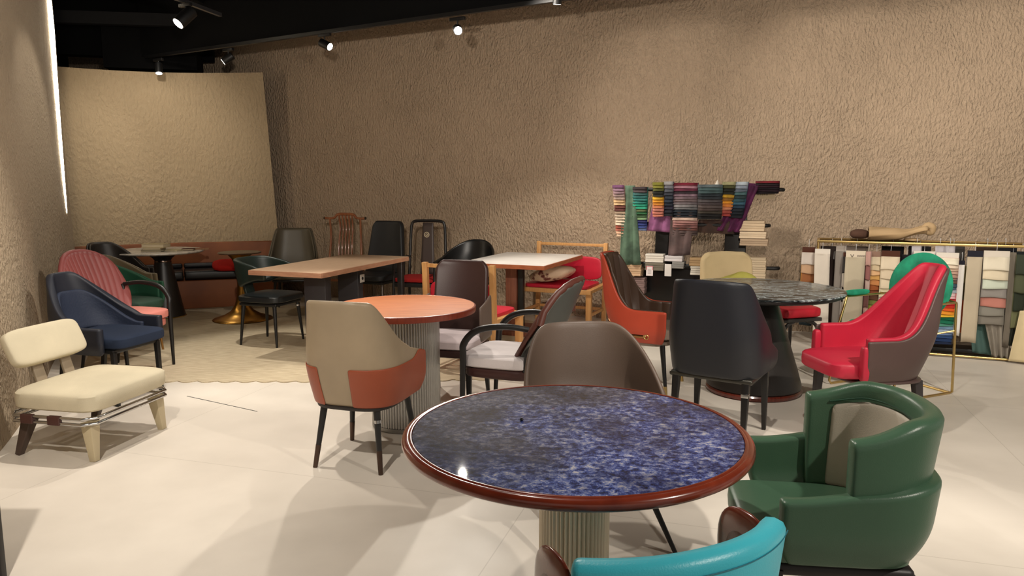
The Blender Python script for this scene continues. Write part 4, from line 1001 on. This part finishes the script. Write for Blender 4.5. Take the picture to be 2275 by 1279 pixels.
def price_tag(label, px0, px1, py0, py1, col, red=False):
    x0, z1 = local(px0, py0, yl=-.147); x1, _ = local(px1, py0, yl=-.147); _, z0 = local(px0, py1, yl=-.147)
    ax = V((cos(R(SR)), sin(R(SR)), 0)); n = V((-ax.y, ax.x, 0)); c = V((SO[0], SO[1], 0))+ax*(x0+x1)/2-n*.147
    t = thing('price_tag', label, 'tag', c.x, c.y, z0, SR)
    w = x1-x0; h = z1-z0
    MB().box((0, 0, h/2), (w, .003, h)).build('card', paper(col), t)
    if red:
        mb = MB()
        for (cx, cz, ww, hh) in ((0, h-.006, w, .006), (-w*.46, h*.8, .005, h*.4), (w*.46, h*.8, .005, h*.4)): mb.box((cx, -.0022, cz), (ww, .001, hh))
        mb.build('red_border', paper((206, 96, 112)), t)
        mb = MB()
        for k in range(4): mb.box((0, -.0022, h*.25+k*h*.12), (w*.5, .001, .003))
        mb.build('printed_lines', paper((150, 140, 140)), t)
price_tag('white tag with pink border hanging from the grey display box', 1436, 1451, 590, 612, (236, 226, 224), True)
price_tag('plain white tag hanging beside the second display box', 1477, 1492, 586, 613, (226, 220, 214))
# small white cone on top
cx, cz = local(1594, 403, yl=-.05)
c = V((SO[0], SO[1], 0))+V((cos(R(SR)), sin(R(SR)), 0))*cx
o = MB().lathe([(.026, 0), (.002, .05)], 20).build('paper_cone', paper((236, 228, 214))); o.location = (c.x-.02, c.y-.05, 1.478); tag(o, 'small white paper peak standing on top of the swatch stand', 'paper')

# ------------------------------------------------------------------ gold garment rack with fabric hangers
RO = (2.775, 6.719); RR = math.degrees(math.atan2(6.05-6.719, 4.37-2.775))
def rack():
    t = thing('garment_rack', 'long low gold rail rack full of hanging fabric samples', 'garment rack', RO[0], RO[1], 0, RR)
    Lr = 2.3; D = .34; zt = .975
    for y in (0, D):
        MB().tube([(0, y, 0), (0, y, zt)], .011, 10).build('post', GOLD, t); MB().tube([(Lr, y, 0), (Lr, y, zt)], .011, 10).build('post', GOLD, t)
        MB().bar((-.012, y, zt), (Lr+.01, y, zt), .022, .022).build('top_rail', GOLD if y == 0 else metal((120, 96, 60), .4), t, bevel=.002)
        MB().tube([(0, y, .02), (Lr, y, .02)], .011, 10).build('bottom_rail', GOLD, t)
    for x in (0, Lr):
        MB().bar((x, 0, zt), (x, D, zt), .022, .022).build('end_rail', GOLD, t); MB().tube([(x, 0, .25), (x, D, .25)], .008, 8).build('end_rail', CHROME, t)
    MB().box((Lr/2, D*.55, .05), (Lr-.1, D*.6, .03)).build('base_shelf', BLACKM, t, bevel=.004)
rack()
def RB(label, px0, px1, py0, py1, cols, header=None, yl=.03, tilt=0):
    return book_sw(label, px0, px1, py0, py1, cols, RO, RR, yl, 'fabric samples hanging on the gold rack', header, 'fabric_sample', tilt, hang=True)
WH = (232, 224, 212); CRM = (214, 198, 170); BR = (82, 48, 36); NV = (38, 38, 48)
RB('sample with brown header and white label at the left end of the rack', 1783, 1812, 548, 722, [(206, 196, 186), (196, 160, 128), (150, 96, 60), (200, 140, 60), (70, 84, 84), (96, 116, 118), (48, 64, 66), (30, 40, 44)], (.08, BR), .05)
RB('long plain off-white sample second from the left on the rack', 1811, 1845, 552, 752, [(222, 212, 198)], (.07, WH), -.01, .03)
RB('dark sample behind the off-white one at the left of the rack', 1843, 1862, 575, 720, [(40, 30, 28), (60, 46, 40)], None, .10)
RB('long grey sample between off-white and cream ones', 1858, 1880, 545, 740, [(150, 142, 134)], (.08, (190, 180, 170)), .06)
RB('black and white patterned narrow sample beside the logo card', 1874, 1884, 560, 730, [(60, 56, 54), (200, 190, 176), (40, 38, 38), (190, 180, 170), (30, 28, 28)], (.06, BR), .02)
b = RB('cream card with dark chevron logo above a long beige cloth', 1880, 1924, 556, 742, [(196, 184, 160)], (.095, (228, 214, 192)), -.005)
text_obj('V', .05, (-.045, -.0128, -.066), b, paper((70, 60, 54)))
mb = MB()
for k in range(5): mb.box((.018+.016*k, -.0126, -.045), (.008, .001, .016))
mb.build('small_lettering', paper((120, 108, 96)), b)
RB('narrow strip with pink and black printed pattern', 1925, 1936, 558, 744, [(190, 150, 140), (150, 100, 96), (196, 170, 160), (120, 80, 76), (200, 160, 150), (120, 86, 84)], None, .0)
RB('waterfall sample from beige through orange, green and red', 1936, 1960, 558, 742, [CRM, (210, 190, 156), (222, 178, 132), (206, 158, 92), (196, 132, 80), (150, 84, 46), (120, 66, 44), (90, 60, 44), (110, 116, 60), (150, 160, 70), (170, 176, 60), (206, 96, 40), (190, 40, 34), (150, 30, 30), (40, 60, 64)], (.075, (150, 120, 104)), .02)
RB('cream waterfall sample with brown header behind the emerald armrest', 1959, 2000, 556, 742, [(226, 210, 184), (220, 202, 174), (222, 206, 178), (216, 204, 170), (222, 200, 190), (214, 204, 186), (206, 200, 200), (200, 190, 176)], (.085, BR), .0)
RB('dark navy sample left of the emerald disc back', 2004, 2026, 565, 745, [(28, 30, 44), (36, 36, 48)], (.05, (30, 28, 32)), .05)
RB('white card samples half hidden behind the emerald disc back', 2030, 2078, 557, 785, [(220, 210, 196), (190, 186, 180), (170, 168, 164)], (.085, WH), .02)
RB('large striped waterfall sample from white through red and green to blue', 2080, 2131, 560, 765, [(236, 226, 204), (226, 206, 184), (206, 176, 152), (196, 160, 142), (176, 140, 124), (150, 120, 108), (110, 84, 74), (66, 84, 96), (74, 100, 116), (170, 180, 190), (222, 190, 190), (226, 176, 180), (200, 60, 60), (190, 36, 40), (196, 52, 40), (222, 96, 40), (232, 150, 50), (236, 186, 60), (24, 92, 66), (30, 108, 80), (80, 140, 120), (120, 150, 176), (160, 178, 200), (96, 120, 160), (50, 76, 120), (40, 60, 100), (34, 44, 70)], (.075, WH), -.01)
RB('narrow white slab sample beside the striped waterfall', 2130, 2144, 578, 745, [(232, 228, 222)], (.06, NV), .01)
RB('orange and olive sample edge next to the beige cloth', 2142, 2150, 590, 740, [(120, 110, 70), (90, 80, 50), (210, 96, 56), (206, 110, 70)], None, .03)
RB('long beige cloth under a navy header card', 2150, 2184, 556, 760, [(196, 182, 158)], (.085, NV), -.01)
RB('waterfall of cream, mint, grey and rose linens with beige card', 2186, 2244, 556, 722, [(228, 218, 196), (226, 212, 184), (206, 214, 196), (150, 144, 138), (196, 130, 116), (140, 136, 126), (132, 126, 116)], (.085, (220, 210, 196)), -.015)
drape('long rough grey linen hanging under the rose and mint linens', ((2184, 700), (2250, 700)), ((2204, 792), (2242, 796)), (150, 142, 130), .02, RO, RR, folds=3, amp=.02, m=fabric((150, 142, 130)))
drape('teal cloth drooping low behind the long beige cloth', ((2150, 690), (2190, 690)), ((2160, 782), (2212, 790)), (84, 112, 106), .08, RO, RR, folds=2, m=fabric((84, 112, 106)))
RB('grey brown linen at the right part of the rack', 2244, 2258, 560, 770, [(120, 112, 100)], None, .03)
RB('dark green leafy patterned sample at the right edge', 2259, 2285, 558, 770, [(60, 66, 54), (84, 88, 66), (50, 56, 44), (110, 112, 80), (44, 48, 40)], (.04, (30, 34, 34)), .0)
drape('pale cream cloth leaning at the right edge of the rack', ((2266, 690), (2300, 690)), ((2240, 802), (2310, 806)), (222, 204, 164), -.06, RO, RR, folds=1, m=fabric((222, 204, 164)))
# darker samples on the rear rail
rnd = random.Random(5)
for k, (a, lab) in enumerate([(1850, 'dark brown'), (1905, 'taupe'), (1985, 'black'), (2045, 'charcoal'), (2120, 'deep grey'), (2195, 'coffee brown'), (2235, 'near black')]):
    c = [(54, 44, 40), (120, 108, 98), (30, 28, 30), (50, 48, 50), (70, 66, 62), (60, 46, 38), (28, 28, 32)][k]
    RB('%s sample hanging on the rear rail of the rack' % lab, a-26, a+24, 546, 745, [c, tuple(x*.8 for x in c)], None, .30)
for k, a in enumerate((2000, 2052, 2074)):
    RB(['small white card peeking above the dark samples', 'white card with pen mark near the emerald disc back', 'pale card right behind the emerald disc back'][k], a+26, a+48, 546, 566, [(206, 200, 204)], None, .12)
# wrapped roll lying on the rack
def roll():
    t = thing('fabric_roll', 'loosely rolled beige cloth bundle lying on top of the gold rack', 'fabric roll', 0, 0, 0, RR)
    ax = V((cos(R(RR)), sin(R(RR)), 0)); n = V((-ax.y, ax.x, 0)); x0, _ = local(1990, 520, RO, RR, .14); c = V((RO[0], RO[1], 0))+ax*x0+n*.16; t.location = (c.x, c.y, .99)
    m = fabric((196, 166, 126))
    def f(u, v):
        a = 2*pi*u; x = -.22+.46*v; k = 1-.45*ss((v-.45)/.3)+.15*ss((v-.8)/.2)
        return V((x, .115*cos(a)*k, .058+.055*sin(a)*k*(1-.15*v)+.045*ss((v-.55)/.45)+.005*sin(a*5+v*9)))
    MB().grid(f, 36, 20, True).build('cloth_body', m, t, solid=.004)
    MB().tube([(.22, 0, .11), (.25, 0, .135), (.28, 0, .12), (.275, 0, .08), (.24, 0, .075)], [.03, .032, .034, .03, .02], 14, smooth=5).build('knot', m, t)
    MB().superel((-.29, 0, .05), (.16, .17, .085), .8, .8).build('dark_end', fabric((92, 66, 54)), t)
    MB().tube([(.14+.06*cos(a), .03+.05*sin(a), .008) for a in [k*pi/6 for k in range(12)]], .011, 8, True).build('tie_cord', m, t)
roll()

# black board standing at the lower left corner of the frame
o = MB().box((-2.03, 2.62, .5), (.24, .03, 1.0)).build('display_board', mat('black_board', (20, 16, 16), .5), bevel=.003)
tag(o, 'black standing board edge at the bottom left corner of the photo', 'board')
o = MB().bar((-2.30, 5.10, .001), (-1.68, 4.74, .001), .004, .002).build('floor_cable', BLACKM, flat=True)
tag(o, 'thin dark cable line lying on the pale floor before the rug', 'cable')
o = MB().lathe([(.004, 0), (.006, .003), (.003, .008)], 10).build('black_knob', BLACKM); o.location = (.03, 2.23, .7556)
tag(o, 'tiny black dot resting on the blue marble tabletop', 'knob')
